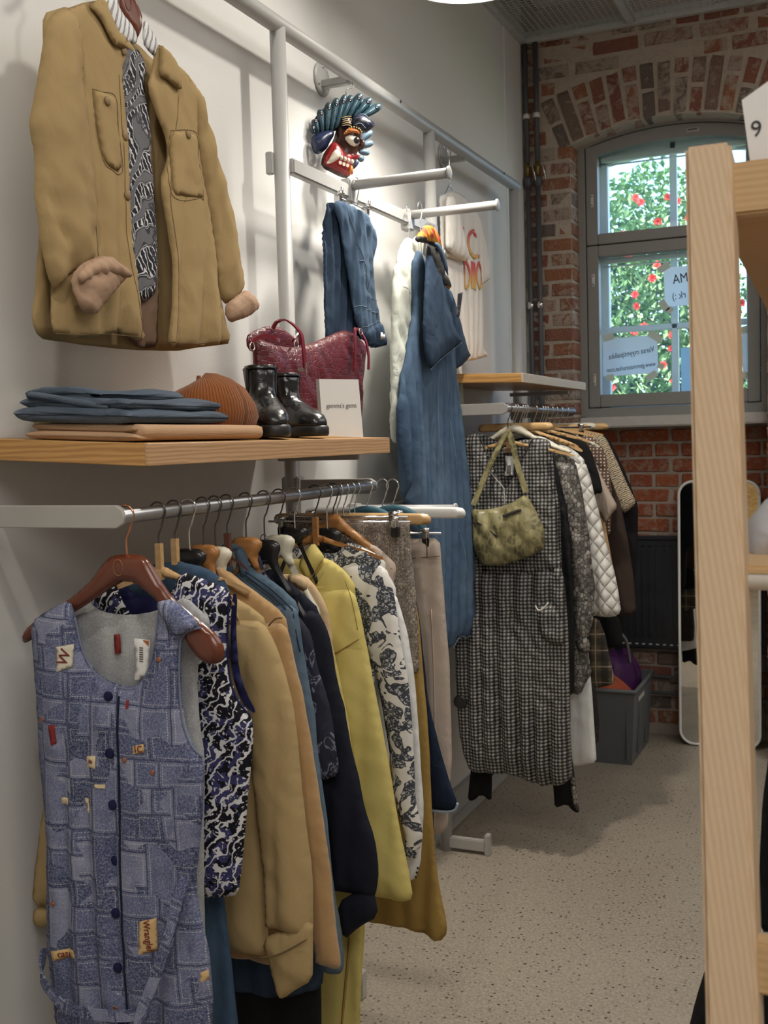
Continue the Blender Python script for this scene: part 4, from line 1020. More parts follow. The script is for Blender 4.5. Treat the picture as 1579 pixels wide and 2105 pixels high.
# ---- mask on the wall bracket
M_ = PL((.135, 3.05, 0), 48); cm = lambda p: cc(p, 620, 170, 7.895)
mk = thing('carved_mask', 'carved wooden mask with a blue feather crest, red jaw and bulging eyes', 'mask')
face = panel('face', M_, cm([(560, 760), (640, 600), (820, 560), (980, 650), (980, 900), (960, 1040), (880, 1180), (900, 1280), (760, 1560), (640, 1540), (310, 1370), (330, 1200), (420, 1050), (510, 950)]), MT['m_brown'], mk, .035, .012, .05, None, .010, .0)
panel('crest_backing', M_, cm([(150, 800), (185, 640), (270, 500), (400, 380), (540, 310), (690, 260), (820, 250), (960, 230), (1090, 290), (1210, 380), (1050, 480), (900, 600), (700, 700), (520, 800), (300, 840)]), MT['m_teal'], mk, .004, .006, .02, None, .010, -.006)
for i, (bx, by, tx, ty, w) in enumerate([(190, 840, 160, 740, 60), (260, 820, 190, 610, 75), (330, 800, 290, 460, 80), (400, 800, 430, 350, 85), (470, 790, 560, 280, 85), (540, 760, 690, 230, 80), (640, 620, 800, 230, 85), (740, 580, 950, 200, 90), (830, 580, 1110, 270, 90), (910, 600, 1270, 370, 90)]):
    d = Vector((tx-bx, ty-by)); L = d.length; d /= L; n_ = Vector((-d.y, d.x)); base = Vector((bx, by))
    pts = []
    for s, ww in ((0, .35), (.35, .62), (.7, .80), (.92, .74), (1.06, .3)): pts.append(tuple(base+d*(L*s)+n_*(w*ww)))
    for s, ww in ((1.06, .3), (.92, .74), (.7, .80), (.35, .62), (0, .35)): pts.append(tuple(base+d*(L*s)-n_*(w*ww)))
    fe = panel('feather', M_, cm(pts), MT['m_teal'], mk, .007, .005, .010, None, .006, .006-.0006*i, puff=.009)
    e = cm([tuple(base+d*(L*.84))])[0]; u, v = M_.uv(*e); disc('eye_spot', M_, u, v, .0062, .002, MT['m_navy'], fe, .0125-.0006*i, 12)
    u2, v2 = M_.uv(*cm([tuple(base+d*(L*.80))])[0]); disc('glint', M_, u2, v2, .0018, .001, MT['m_white'], fe, .0145-.0006*i, 8)
    cord('quill', M_, cm([tuple(base+d*(L*.15)), tuple(base+d*(L*.74))]), .0008, MT['m_pale'], fe, .0133-.0006*i, True, 0, 5)
for i, (bx, by, tx, ty, w) in enumerate([(930, 960, 1140, 790, 75), (950, 1030, 1160, 960, 75), (950, 1100, 1110, 1120, 70), (930, 1170, 1020, 1240, 70), (960, 720, 1120, 640, 70)]):
    d = Vector((tx-bx, ty-by)); L = d.length; d /= L; n_ = Vector((-d.y, d.x)); base = Vector((bx, by))
    pts = [tuple(base+d*(L*s)+n_*(w*ww)) for s, ww in ((0, .45), (.6, .85), (1, .7), (1.15, .25))]+[tuple(base+d*(L*s)-n_*(w*ww)) for s, ww in ((1.15, .25), (1, .7), (.6, .85), (0, .45))]
    panel('side_feather', M_, cm(pts), MT['m_pale'], mk, .007, .005, .009, None, .007, -.012)
panel('cheek_bird', M_, cm([(150, 880), (300, 800), (500, 780), (520, 860), (440, 980), (400, 1080), (300, 1160), (210, 1180), (150, 1080), (135, 980)]), MT['m_blue'], mk, .022, .01, .03, None, .009, .008)
panel('cheek_bird', M_, cm([(770, 1310), (890, 1260), (960, 1270), (900, 1370), (800, 1430), (750, 1400)]), MT['m_blue'], mk, .012, .008, .02, None, .009, -.006)
bp = panel('brow_plume', M_, cm([(730, 640), (850, 550), (960, 590), (1140, 715), (1060, 800), (950, 880), (840, 850), (740, 780)]), MT['m_navy'], mk, .018, .008, .03, None, .009, .034)
for p in ([(760, 760), (850, 740), (930, 820)], [(770, 660), (880, 640), (980, 760)], [(830, 590), (920, 600), (1000, 690)]): cord('scroll', M_, cm(p), .0009, MT['m_pale'], bp, .0525, True, 5, 5)
hb = panel('head_band', M_, cm([(560, 740), (640, 610), (740, 590), (740, 690), (720, 770), (600, 790)]), MT['m_navy'], mk, .014, .006, .02, None, .009, .026)
for k in range(5): cord('gold_line', M_, cm([(585-k*4, 760-k*32), (660, 745-k*34), (725, 770-k*40)]), .0009, MT['m_gold'], hb, .0405, True, 4, 5)
panel('red_jaw', M_, cm([(330, 1190), (440, 1000), (530, 1010), (640, 1140), (720, 1190), (860, 1190), (890, 1240), (820, 1300), (740, 1290), (760, 1550), (640, 1535), (440, 1430), (305, 1370)]), MT['m_red'], mk, .018, .006, .03, None, .009, .026)
panel('tusk', M_, cm([(430, 1160), (500, 1130), (560, 1190), (540, 1280), (460, 1330), (380, 1370), (315, 1365), (370, 1290)]), MT['m_white'], mk, .009, .004, .01, None, .007, .042)
for k in range(4):
    x0 = 535+k*58; y0 = 1230+k*22
    panel('tooth', M_, cm([(x0, y0), (x0+50, y0+14), (x0+46, y0+92), (x0-6, y0+76)]), MT['m_white'], mk, .005, .002, .006, None, .006, .044)
    if k < 3: panel('tooth', M_, cm([(x0-16, y0+88), (x0+36, y0+102), (x0+26, y0+160), (x0-20, y0+146)]), MT['m_white'], mk, .005, .002, .006, None, .006, .043)
panel('tongue', M_, cm([(690, 1400), (750, 1390), (760, 1550), (670, 1530)]), MT['m_orange'], mk, .006, .003, .008, None, .008, .040)
ew = panel('eye_white', M_, cm([(610, 950), (680, 905), (760, 905), (860, 980), (850, 1060), (760, 1100), (670, 1040)]), MT['m_white'], mk, .010, .004, .015, None, .008, .040)
u, v = M_.uv(*cm([(790, 1005)])[0])
rings('pupil', [[M_.w(u+math.cos(2*math.pi*k/18)*r_, v+math.sin(2*math.pi*k/18)*r_, .047+n_) for k in range(18)] for n_, r_ in ((0, .0095), (.005, .009), (.008, .006), (.0092, .002))], MT['black_plastic'], mk)
panel('brow', M_, cm([(585, 890), (640, 820), (740, 800), (830, 840), (860, 910), (760, 880), (680, 880), (600, 910)]), MT['m_orange'], mk, .008, .004, .009, None, .008, .046)
for k in range(9):
    a = R(165-k*19); u, v = M_.uv(*cm([(735+125*math.cos(a), 900-100*math.sin(a))])[0]); disc('bead', M_, u, v, .0022, .003, MT['m_gold'], mk, .052, 8)
panel('snout', M_, cm([(860, 980), (900, 940), (970, 1030), (930, 1130), (820, 1180), (790, 1160), (860, 1090)]), MT['m_brown'], mk, .02, .008, .02, None, .008, .036)
u, v = M_.uv(*cm([(730, 180)])[0]); tube('hanging_wire', smoothpath([M_.w(u, v-.02, 0), M_.w(u, v+.012, 0), (.10, 3.035, 2.552), (.085, 3.02, 2.590), (.07, 3.01, 2.560)], 5), .0013, MT['darkwire'], mk, 6)

# ---- jeans clipped upside down on the first arm
Q = XP(.140); c5 = lambda p: cc(p, 560, 380, 3.158)
je = thing('blue_jeans', 'dark blue jeans clipped upside down to the first upper arm', 'jeans')
j1 = panel('leg', Q, c5([(372, 130), (395, 103), (440, 112), (520, 155), (595, 200), (652, 350), (625, 500), (640, 700), (662, 880), (708, 1040), (612, 1062), (560, 1010), (520, 900), (480, 700), (450, 500), (420, 300)]), MT['denim_mid'], je, .009, .009, .04, folds(.016, .026, 61, .7, None, .1, .005), .008, .010)
panel('leg', Q, c5([(372, 128), (400, 106), (480, 150), (520, 300), (560, 600), (590, 850), (610, 1000), (560, 1050), (470, 1040), (375, 1020), (362, 700), (355, 400)]), MT['denim_dark'], je, .009, .009, .04, folds(.016, .026, 64, .7), .009, -.014)
j2 = panel('waistband', Q, c5([(555, 960), (600, 925), (670, 890), (710, 1040), (612, 1065), (565, 1020)]), MT['denim_dark'], je, .006, .004, .012, None, .010, .002, bend=on(j1, Q, .02))
for p in ([(490, 800), (540, 790), (610, 830), (645, 830)], [(545, 930), (610, 905), (665, 880)], [(520, 500), (560, 520), (580, 700), (650, 780)], [(440, 140), (500, 350), (560, 560), (600, 800)]): seam(Q, c5(p), je, MT['denim_worn'], 0, .0012, on(j1, Q, .02))
panel('white_patch', Q, c5([(628, 965), (662, 960), (674, 1005), (640, 1012)]), MT['paper'], je, .001, .001, .003, None, .009, .001, bend=on(j2, Q, .03))
ch = thing('clip_hanger', 'chrome clip hanger holding the upside-down jeans on the first arm', 'hanger', 'chrome clip hangers')
a, b = c5([(420, 75)])[0], c5([(598, 160)])[0]
A_ = Q.P(*a); B_ = Q.P(*b); tube('bar', [A_, B_], .0022, MT['chrome'], ch, 8)
for p in (A_, B_):
    box('clip', (p.x-.006, p.y-.012, p.z-.020), (p.x+.012, p.y+.012, p.z+.006), MT['chrome'], ch, .003)
    tube('clip_spring', [p+Vector((.012, -.014, .006)), p+Vector((.012, .014, .006))], .006, MT['chrome'], ch, 10); tube('clip_lever', [p+Vector((.014, 0, .004)), p+Vector((.016, 0, .024))], .005, MT['chrome'], ch, 8)
mid = (A_+B_)/2; mid.y = 2.95; hook(XP(mid.x), 2.95, 2.242, .0145, mid.z, MT['chrome'], ch)

# ---- clothes on the second upper arm
c7 = lambda p: cc(p, 780, 440, 6.58)
QA = XP(.140); pj = thing('pale_denim_jacket', 'bleached pale denim jacket hung nearest the wall on the second upper arm', 'jacket')
PD = MT['denim_pale']
panel('body', QA, [(832, 490), (846, 487), (870, 520), (905, 575), (930, 615), (944, 760), (946, 850), (900, 905), (860, 935), (846, 925), (838, 780), (826, 640), (815, 535)], PD, pj, .016, .016, .05, folds(.012, .045, 71), .012, -.004)
a_ = panel('sleeve', QA, [(835, 510), (815, 528), (803, 546), (797, 600), (796, 690), (795, 790), (793, 860), (797, 908), (808, 915), (813, 880), (814, 802), (828, 790), (835, 775), (840, 720), (843, 650), (843, 570)], PD, pj, .024, .02, .05, folds(.012, .035, 75, 2, None, .4, .005), .010, .016)
panel('sleeve', QA, [(926, 600), (940, 660), (948, 740), (951, 800), (953, 866), (936, 873), (930, 800), (926, 700)], PD, pj, .018, .016, .03, folds(.008, .03, 77, 2, None, .4, .004), .011, -.008)
panel('collar', QA, [(829, 495), (838, 486), (849, 487), (853, 505), (849, 530), (847, 558), (840, 550), (833, 520)], PD, pj, .010, .006, .02, None, .010, .030)
seam(QA, c7([(170, 990), (240, 1060), (300, 1200), (390, 1180)]), pj, MT['thread'], 0, .0012, on(a_, QA, .02))
u, v = QA.uv(842, 492); hanger('slim chrome-hooked hanger inside the pale denim jacket', QA, u, 2.236, .0145, MT['cream_plastic'], .045, .03, 2.236-v+.02, wire=MT['chrome'], group='hangers on the upper arms')
QB = XP(.190); dd = thing('long_denim_dress', 'long mid-blue denim dress with short flared sleeves on the second upper arm', 'dress')
DM = MT['denim_mid']
db = panel('body', QB, [(858, 510), (884, 560), (903, 572), (926, 600), (931, 700), (934, 770), (942, 860), (953, 960), (962, 1080), (970, 1200), (973, 1299), (950, 1312), (940, 1305), (925, 1331), (895, 1335), (872, 1200), (850, 1080), (828, 1000), (818, 900), (816, 830), (832, 740), (848, 640), (848, 540)], DM, dd, .022, .02, .06, folds(.034, .038, 81, .25, (2.0, 1.5)), .0095, .0)
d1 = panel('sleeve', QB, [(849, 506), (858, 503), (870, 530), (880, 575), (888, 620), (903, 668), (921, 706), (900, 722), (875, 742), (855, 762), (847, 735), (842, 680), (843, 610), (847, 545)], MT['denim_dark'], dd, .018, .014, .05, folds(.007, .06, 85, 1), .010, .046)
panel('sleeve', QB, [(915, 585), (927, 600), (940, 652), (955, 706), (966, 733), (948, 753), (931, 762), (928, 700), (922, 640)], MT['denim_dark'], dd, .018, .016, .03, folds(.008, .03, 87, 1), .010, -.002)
cord('hem_edge', QB, [(921, 706), (900, 722), (875, 742), (855, 762)], .0014, MT['denim_worn'], dd, .050, True, 4, 6)
cord('hem_edge', QB, [(925, 1331), (940, 1308), (955, 1310), (972, 1299)], .0022, MT['denim_worn'], dd, .012, True, 4, 6)
for p in ([(905, 640), (908, 800), (920, 960), (935, 1150), (950, 1300)], [(888, 760), (890, 900), (905, 1080)]): seam(QB, p, dd, MT['denim_worn'], 0, .0014, on(db, QB, .02))
panel('neck_collar', QB, [(852, 503), (862, 502), (872, 520), (880, 548), (884, 575), (876, 560), (866, 530)], DM, dd, .006, .004, .012, None, .009, .066)
panel('chest_pocket', QB, [(893, 660), (912, 640), (922, 655), (918, 672), (908, 676)], DM, dd, .003, .002, .004, None, .009, .001, bend=on(db, QB, .03))
tg = panel('black_swing_tag', QB, c7([(862, 1095), (935, 1075), (890, 1400), (845, 1415)]), MT['ink'], dd, .002, .001, .003, None, .009, .052, 0)
for yy in (1265, 1335): seam(QB, c7([(868, yy), (895, yy-8)]), tg, MT['ink_grey'], .0545, .0012)
u, v = QB.uv(866, 520); hanger('plain wooden hanger inside the long denim dress', QB, u, 2.236, .0145, MT['beech'], .04, .03, 2.236-v+.02, wire=MT['chrome'], group='hangers on the upper arms')
QC = XP(.225); sf = thing('patterned_scarf', 'black scarf with orange and red bands draped over the denim dress hanger', 'scarf')
panel('draped_top', QC, c7([(595, 108), (640, 150), (700, 230), (735, 320), (748, 420), (780, 560), (720, 500), (620, 410), (440, 380), (426, 350), (470, 270), (540, 180)]), MT['scarf'], sf, .016, .012, .03, folds(.008, .02, 91, 1, None, 1.0, .004), .008, .012)
panel('hanging_end', QC, c7([(560, 410), (640, 430), (740, 520), (775, 600), (800, 760), (785, 900), (740, 930), (680, 880), (620, 700), (590, 540)]), MT['scarf'], sf, .012, .01, .03, folds(.008, .02, 94, 1, None, .2, .004), .008, .018)
panel('far_end', QC, c7([(800, 750), (880, 790), (955, 870), (968, 1040), (890, 960), (810, 860)]), MT['scarf'], sf, .010, .008, .02, folds(.006, .02, 97, 1, None, .2, .004), .008, -.004)
panel('fringe_tip', QC, c7([(690, 950), (730, 910), (790, 1050), (770, 1070), (720, 1030)]), MT['black'], sf, .006, .004, .008, None, .009, .012)
# ---- white printed T-shirt on the second wall bracket
QT = XP(.085); ts = thing('white_tshirt', 'white T-shirt with red to yellow block letters hung near the brick corner', 'T-shirt')
c6 = lambda p: cc(p, 870, 440, 6.576)
t0 = panel('body', QT, [(901, 404), (925, 392), (948, 400), (975, 435), (985, 470), (985, 560), (990, 640), (992, 716), (1002, 732), (985, 737), (965, 742), (940, 738), (925, 700), (915, 620), (905, 520), (903, 450)], MT['tee'], ts, .010, .012, .05, folds(.009, .05, 101, .6), .012, .004)
panel('sleeve', QT, [(899, 408), (912, 402), (925, 450), (938, 500), (947, 533), (940, 540), (918, 530), (898, 514), (898, 460)], MT['tee'], ts, .016, .012, .04, folds(.006, .04, 103), .011, .034)
panel('sleeve', QT, [(958, 415), (982, 443), (995, 495), (1006, 551), (1008, 573), (985, 590), (982, 540), (978, 480)], MT['tee'], ts, .014, .012, .03, folds(.006, .03, 105), .011, .0)
panel('sleeve_mouth', QT, c6([(195, 490), (300, 490), (430, 560), (505, 640), (400, 640), (215, 580)]), MT['tee'], ts, .004, .003, .02, None, .012, .022)
def letter_fit(ch_, x0, x1, y0, y1):
    a = QT.uv(*c6([(x0, y1)])[0]); b = QT.uv(*c6([(x1, y0)])[0])
    o = lettering('printed_letter', ch_, QT, 0, 0, .1, MT['sunset'], ts, 0, 0, False, 1, .0006)
    us = [(v.co-QT.O).dot(QT.U) for v in o.data.vertices]; vs_ = [v.co.z for v in o.data.vertices]; f = on(t0, QT, .02)
    mu, Mu, mv, Mv = min(us), max(us), min(vs_), max(vs_)
    for vert, u, v in zip(o.data.vertices, us, vs_):
        n = (vert.co-QT.O).dot(QT.N); uu = a[0]+(u-mu)/(Mu-mu)*(b[0]-a[0]); vv = a[1]+(v-mv)/(Mv-mv)*(b[1]-a[1])
        vert.co = QT.w(uu, vv, f(uu, vv)+.003+n)
    ul = o.data.uv_layers.active or o.data.uv_layers.new(name='UVMap')
    for lp_ in o.data.loops: ul.data[lp_.index].uv = ((us[lp_.vertex_index]-mu)/(Mu-mu), (vs_[lp_.vertex_index]-mv)/(Mv-mv))
for a_ in (('V', 330, 455, 230, 470), ('L', 480, 540, 215, 555), ('C', 548, 662, 240, 578), ('.', 684, 704, 560, 605), ('D', 495, 580, 660, 1008), ('I', 592, 650, 668, 1006), ('O', 660, 752, 665, 1008)): letter_fit(*a_)
hc = thing('clear_hanger', 'thin wire hanger inside the white T-shirt on the wall bracket', 'hanger', 'hangers on the upper arms')
u, v = QT.uv(925, 392); tube('hook', smoothpath([QT.w(u-.012, 2.548), QT.w(u-.010, 2.575), QT.w(u+.012, 2.582), QT.w(u+.022, 2.565), QT.w(u+.012, 2.545), QT.w(u, 2.52), QT.w(u, v+.02)], 5), .0016, MT['chrome'], hc, 6)
tube('shoulder_wire', smoothpath([QT.w(u-.10, v-.06), QT.w(u-.04, v-.01), QT.w(u, v+.02), QT.w(u+.05, v-.01), QT.w(u+.11, v-.07)], 5), .0022, MT['chrome'], hc, 6)
# ------------------------------------------------------------------ clothes on the near rail
def edge_garment(name, label, cat, y, edge, mat, sl=None, sw=(.13, .10), zb=None, B=.02, xc=None, fo=None, group='clothes on the near rail', h=.012, soff=.012, left=True, bodymat=None, xin=.02, sB=None):
    """edge: pixel points down the room-side outline of a garment hanging across the rail at depth y; the wall side mirrors it about the hanger"""
    xc = RX if xc is None else xc
    pl = YP(y); E = [pl.uv(*p) for p in edge]; t = thing(name, label, cat, group)
    sd = int(y*1000) % 97
    fo = fo or folds(.013, .045, sd, .5, (E[0][1], E[-1][1]))
    mir = lambda x: max(.022, 2*xc-x)
    if sl is None:
        pts = E+[(mir(u), v) for u, v in reversed(E)]
        panel('body', pl, pts, bodymat or mat, t, B, B, .05, fo, h, 0, 1, False)
        return t, pl
    S = E[sl:]; xb = E[sl][0]-xin
    zbv = pl.uv(edge[-1][0], zb)[1] if zb else S[-1][1]
    pts = E[:sl+1]+[(xb, E[sl][1]-.12), (xb+.01, (E[sl][1]+zbv)/2), (xb+.005, zbv)]
    pts = pts+[(mir(u), v) for u, v in reversed(pts)]
    panel('body', pl, pts, bodymat or mat, t, B, B, .05, fo, h, 0, 1, False)
    n = len(S)
    def inner(i): return sw[0]+(sw[1]-sw[0])*i/(n-1)
    R_ = S+[(S[i][0]-inner(i), S[i][1]+(.006 if i == n-1 else 0)) for i in reversed(range(n))]
    sB = sB or B*1.3
    panel('sleeve', pl, R_, mat, t, sB, sB*.8, .05, folds(.010, .045, sd+5, .6, None, -.12, .003), h*.9, soff, 1, False)
    if not left: return t, pl
    L_ = [(mir(u), v) for u, v in S]+[(mir(S[i][0])+inner(i), S[i][1]) for i in reversed(range(n))]
    panel('sleeve', pl, L_, mat, t, sB, sB*.8, .05, folds(.007, .045, sd+8, .8), h*1.6, soff, 1, False)
    return t, pl
g2 = lambda p: cc(p, 340, 1100, 3.4326)
g3 = lambda p: cc(p, 640, 1060, 4.211)
g4 = lambda p: cc(p, 380, 1540, 2.5468)
g7 = lambda p: cc(p, 0, 980, 2.8196)
g8 = lambda p: cc(p, 0, 1500, 2.8196)

# ---- patchwork print dress on the brown hanger, first on the rail
MT['denim_edge2'] = plain('bound_denim_edge', (.16, .18, .26), .95)
y1 = 1.553; D1 = YP(y1)
hb = thing('clothes_hanger', 'reddish brown wide-shouldered hanger with a copper hook, first on the near rail', 'hanger', HG)
panel('body', D1, [(224, 1146), (240, 1140), (285, 1139), (304, 1148), (322, 1175), (338, 1205), (365, 1238), (410, 1275), (448, 1305), (464, 1335), (458, 1360), (436, 1367), (410, 1358), (384, 1322), (345, 1260), (300, 1215), (262, 1190), (225, 1212), (160, 1255), (100, 1288), (62, 1318), (47, 1323), (45, 1305), (60, 1285), (110, 1252), (152, 1225), (190, 1190), (208, 1162)], MT['brown_wood'], hb, .013, .013, .018, None, .009, 0, puff=.022)
hook(D1, D1.uv(258, 1062)[0], RZ, .0128, D1.uv(258, 1145)[1], MT['copper'], hb, .0022)
u, v = D1.uv(253, 1165); tube('stamp', [D1.w(u+.010*math.cos(a/9*math.pi), v+.014*math.sin(a/9*math.pi), .0135) for a in range(19)], .0007, MT['amber_wood'], hb, 4)
dr = thing('patchwork_dress', 'sleeveless blue patchwork-print denim dress on the reddish brown hanger', 'dress')
PB = MT['patch']
panel('back', D1, [(76, 1276), (110, 1255), (152, 1232), (170, 1252), (200, 1266), (250, 1270), (300, 1262), (335, 1245), (362, 1230), (420, 1284), (396, 1320), (386, 1400), (392, 1500), (402, 1560), (400, 1700), (402, 1900), (410, 2105), (414, 2330), (130, 2330), (118, 2000), (104, 1800), (92, 1560), (84, 1400)], MT['patch_in'], dr, .006, .022, .05, folds(.006, .05, 111, .4), .016, -.030)
dfr = panel('front', D1, [(73, 1277), (108, 1252), (154, 1229), (166, 1266), (177, 1317), (190, 1352), (209, 1380), (245, 1402), (280, 1410), (302, 1396), (318, 1360), (330, 1310), (339, 1234), (364, 1228), (396, 1256), (424, 1286), (402, 1292), (384, 1308), (380, 1350), (380, 1410), (386, 1476), (403, 1525), (428, 1552), (430, 1600), (427, 1680), (418, 1760), (414, 1820), (428, 1890), (440, 1950), (444, 2035), (442, 2120), (446, 2330), (136, 2330), (128, 2105), (120, 2025), (110, 1950), (104, 1850), (102, 1750), (97, 1660), (90, 1550), (86, 1470), (81, 1390)], PB, dr, .020, .004, .06, folds(.018, .05, 115, .35, (1.25, .8)), .0095, .012); dof = on(dfr, D1, .03)
panel('shoulder_cap', D1, [(340, 1234), (364, 1227), (397, 1255), (425, 1286), (404, 1292), (384, 1307), (372, 1290), (352, 1262)], PB, dr, .009, .008, .02, None, .009, .030)
fr_ = lambda u, v: .040
for x, y, r_ in ((243, 1424, .0085), (250, 1538, .0088), (255, 1643, .0088), (257, 1757, .0088), (260, 1863, .0088), (264, 1973, .0088), (272, 2077, .0088)):
    u, v = D1.uv(x, y); disc('button', D1, u, v, r_, .005, MT['navy_lining'], dr, dof(u, v))
cord('placket_edge', D1, [(262, 1425), (268, 1540), (272, 1660), (274, 1780), (277, 1900), (282, 2020), (286, 2110), (292, 2300)], .0022, MT['denim_navy'], dr, 0, True, 3, 6, dof)
for p in ([(166, 1266), (177, 1317), (190, 1352), (209, 1382), (245, 1405), (280, 1413), (304, 1398), (320, 1362), (331, 1310), (340, 1236)], [(424, 1287), (402, 1293), (384, 1309), (380, 1350), (380, 1410), (386, 1476), (403, 1525), (427, 1551)]): cord('bound_edge', D1, p, .0020, MT['denim_edge2'], dr, .016, True, 4, 6)
def patch_label(px, body, size, rot, mat=None, tm=None, off=0):
    p4 = [D1.uv(*p) for p in px]
    o = panel('sewn_label', D1, px, mat or MT['label'], dr, .0006, .0006, .003, None, .006, .0012, 0, bend=dof, puff=.002)
    if body:
        u = sum(p[0] for p in p4)/4; v = sum(p[1] for p in p4)/4; lettering('lettering', body, D1, u, v, size, tm or MT['label_ink'], o, .0024, rot, False, .9, bend=dof)
MT['label'] = plain('tan_label_cloth', (.62, .42, .20), .8); MT['label_ink'] = plain('maroon_ink', (.16, .02, .015), .8); MT['cream_label'] = plain('cream_label_cloth', (.70, .58, .36), .8)
MT['red_label'] = plain('red_label_cloth', (.22, .02, .02), .8); MT['rivet'] = plain('copper_rivet', (.40, .16, .09), .4, .7)
patch_label(g8([(880, 1062), (965, 1052), (972, 1240), (880, 1250)]), 'Wrangler', .0165, -84)
patch_label(g8([(362, 1238), (505, 1226), (515, 1275), (372, 1295)]), 'case', .0175, 7)
patch_label(g8([(842, 62), (905, 50), (912, 100), (848, 108)]), '1C', .017, 5)
patch_label(g8([(568, 125), (632, 118), (632, 190), (575, 184)]), '501', .009, -5, MT['cream_label'])
patch_label(g8([(622, 282), (682, 282), (682, 306), (624, 302)]), None, 0, 0, MT['cream_label'])
patch_label(g8([(558, 362), (580, 366), (590, 450), (570, 455)]), None, 0, 0, MT['cream_label'])
patch_label(g8([(420, 362), (470, 362), (472, 398), (424, 398)]), None, 0, 0, MT['cream_label'])
patch_label(g8([(1210, 1368), (1240, 1362), (1243, 1420), (1212, 1424)]), None, 0, 0, MT['label'], off=.030)
patch_label(g7([(352, 1415), (392, 1408), (402, 1515), (372, 1530)]), None, 0, 0, MT['red_label'])
patch_label(g7([(785, 1275), (803, 1275), (806, 1320), (788, 1322)]), None, 0, 0, MT['red_label'])
patch_label(g7([(388, 968), (478, 955), (482, 1085), (400, 1110)]), 'W', .030, 70, MT['cream_plastic'], MT['label_ink'], .042)
for x, y in ((975, 1042), (300, 1388)):
    u, v = D1.uv(*g7([(x, y)])[0]); disc('rivet', D1, u, v, .0048, .002, MT['rivet'], dr, dof(u, v), 10)
for x, y in ((378, 968), (952, 215), (795, 143), (412, 1690), (742, 1560)):
    u, v = D1.uv(*g8([(x, y)])[0]); disc('rivet', D1, u, v, .0048, .002, MT['rivet'], dr, dof(u, v), 10)
tg = panel('price_tag', D1, g7([(778, 935), (868, 948), (862, 1125), (845, 1172), (782, 1178)]), MT['paper'], dr, .001, .0005, .002, None, .009, .000, 0)
panel('tag_corner', D1, g7([(828, 945), (866, 950), (864, 985)]), MT['m_orange'], tg, .0006, .0003, .002, None, .009, .0012, 0)
for k in range(7): seam(D1, g7([(812, 990+k*13), (832, 992+k*13)]), tg, MT['ink'], .0016, .0009)
panel('size_label', D1, g7([(622, 925), (660, 922), (664, 1035), (628, 1040)]), MT['red_label'], dr, .001, .0005, .002, None, .009, -.018, 0)
strap('tie_belt', [D1.P(113, 1935, .030), D1.P(122, 1985, .046), D1.P(150, 2020, .052), D1.P(180, 2042, .056), D1.P(230, 2052, .058), D1.P(290, 2056, .058), D1.P(335, 2052, .056)], Vector((0, 0, 1)), .020, .004, PB, dr)
strap('tie_belt', [D1.P(405, 1790, .034), D1.P(396, 1830, .046), D1.P(388, 1880, .052), D1.P(372, 1940, .056), D1.P(352, 2000, .060), D1.P(335, 2045, .062), D1.P(326, 2100, .062), D1.P(322, 2180, .060)], Vector((1, 0, 0)), .020, .004, PB, dr)

# ---- hangers along the near rail, near to far
def hx(px, y): return YP(y).uv(px, 1040)[0]
be, am, bl, crm, dkw = MT['beech'], MT['amber_wood'], MT['black_plastic'], MT['cream_plastic'], MT['dark_wood']
hanger('pale beech stem hanger holding the navy squiggle top', YP(1.640), RX, RZ, .0128, be, .155, .06, .056, stem=be)
hanger('pale beech stem hanger holding the folded blue jeans', YP(1.690), RX, RZ, .0128, be, .16, .05, .052, stem=be)
hanger('black plastic hanger with a chrome hook above the khaki bomber', YP(1.738), RX, RZ, .0128, bl, .07, .155, .075, 'wide', MT['chrome'])
hanger('amber wood hanger showing beside the cream one near the front', YP(1.786), RX, RZ, .0128, am, .075, .15, .072, 'wide')
hanger('cream plastic hanger in front of the denim jacket collar', YP(1.828), RX, RZ, .0128, crm, .07, .155, .080, 'wide')
hanger('dark brown stem hanger standing left of the denim jacket', YP(1.872), RX, RZ, .0128, dkw, .045, .03, .058, stem=dkw)
hanger('amber wood wide hanger inside the blue denim jacket', YP(1.945), RX, RZ, .0128, am, .08, .155, .072, 'wide')
hanger('black plastic hanger inside the navy coat', YP(2.020), RX, RZ, .0128, bl, .10, .155, .085, 'wide')
hc = hanger('cream plastic hanger with a ring emblem over the beige shirt', YP(2.085), RX, RZ, .0128, crm, .095, .155, .080, 'wide')
u, v = YP(2.085).uv(549, 1107); tube('ring_emblem', [YP(2.085).w(u+.008*math.cos(R(30+a*14)), v+.010*math.sin(R(30+a*14)), .014) for a in range(22)], .001, MT['ink'], hc, 4)
hanger('glossy black hanger beside the pale yellow shirt', YP(2.155), RX, RZ, .0128, bl, .055, .11, .070, 'wide', MT['chrome'])
hanger('amber stem hanger holding the grey paisley blouse', YP(2.255), RX, RZ, .0128, am, .17, .05, .055, stem=am)
hanger('black plastic hanger holding the white blouse', YP(2.315), RX, RZ, .0128, bl, .085, .155, .085, 'wide', MT['chrome'])
hanger('amber wood hanger holding the dusty pink top', YP(2.350), RX, RZ, .0128, am, .16, .13, .055, th=.008)

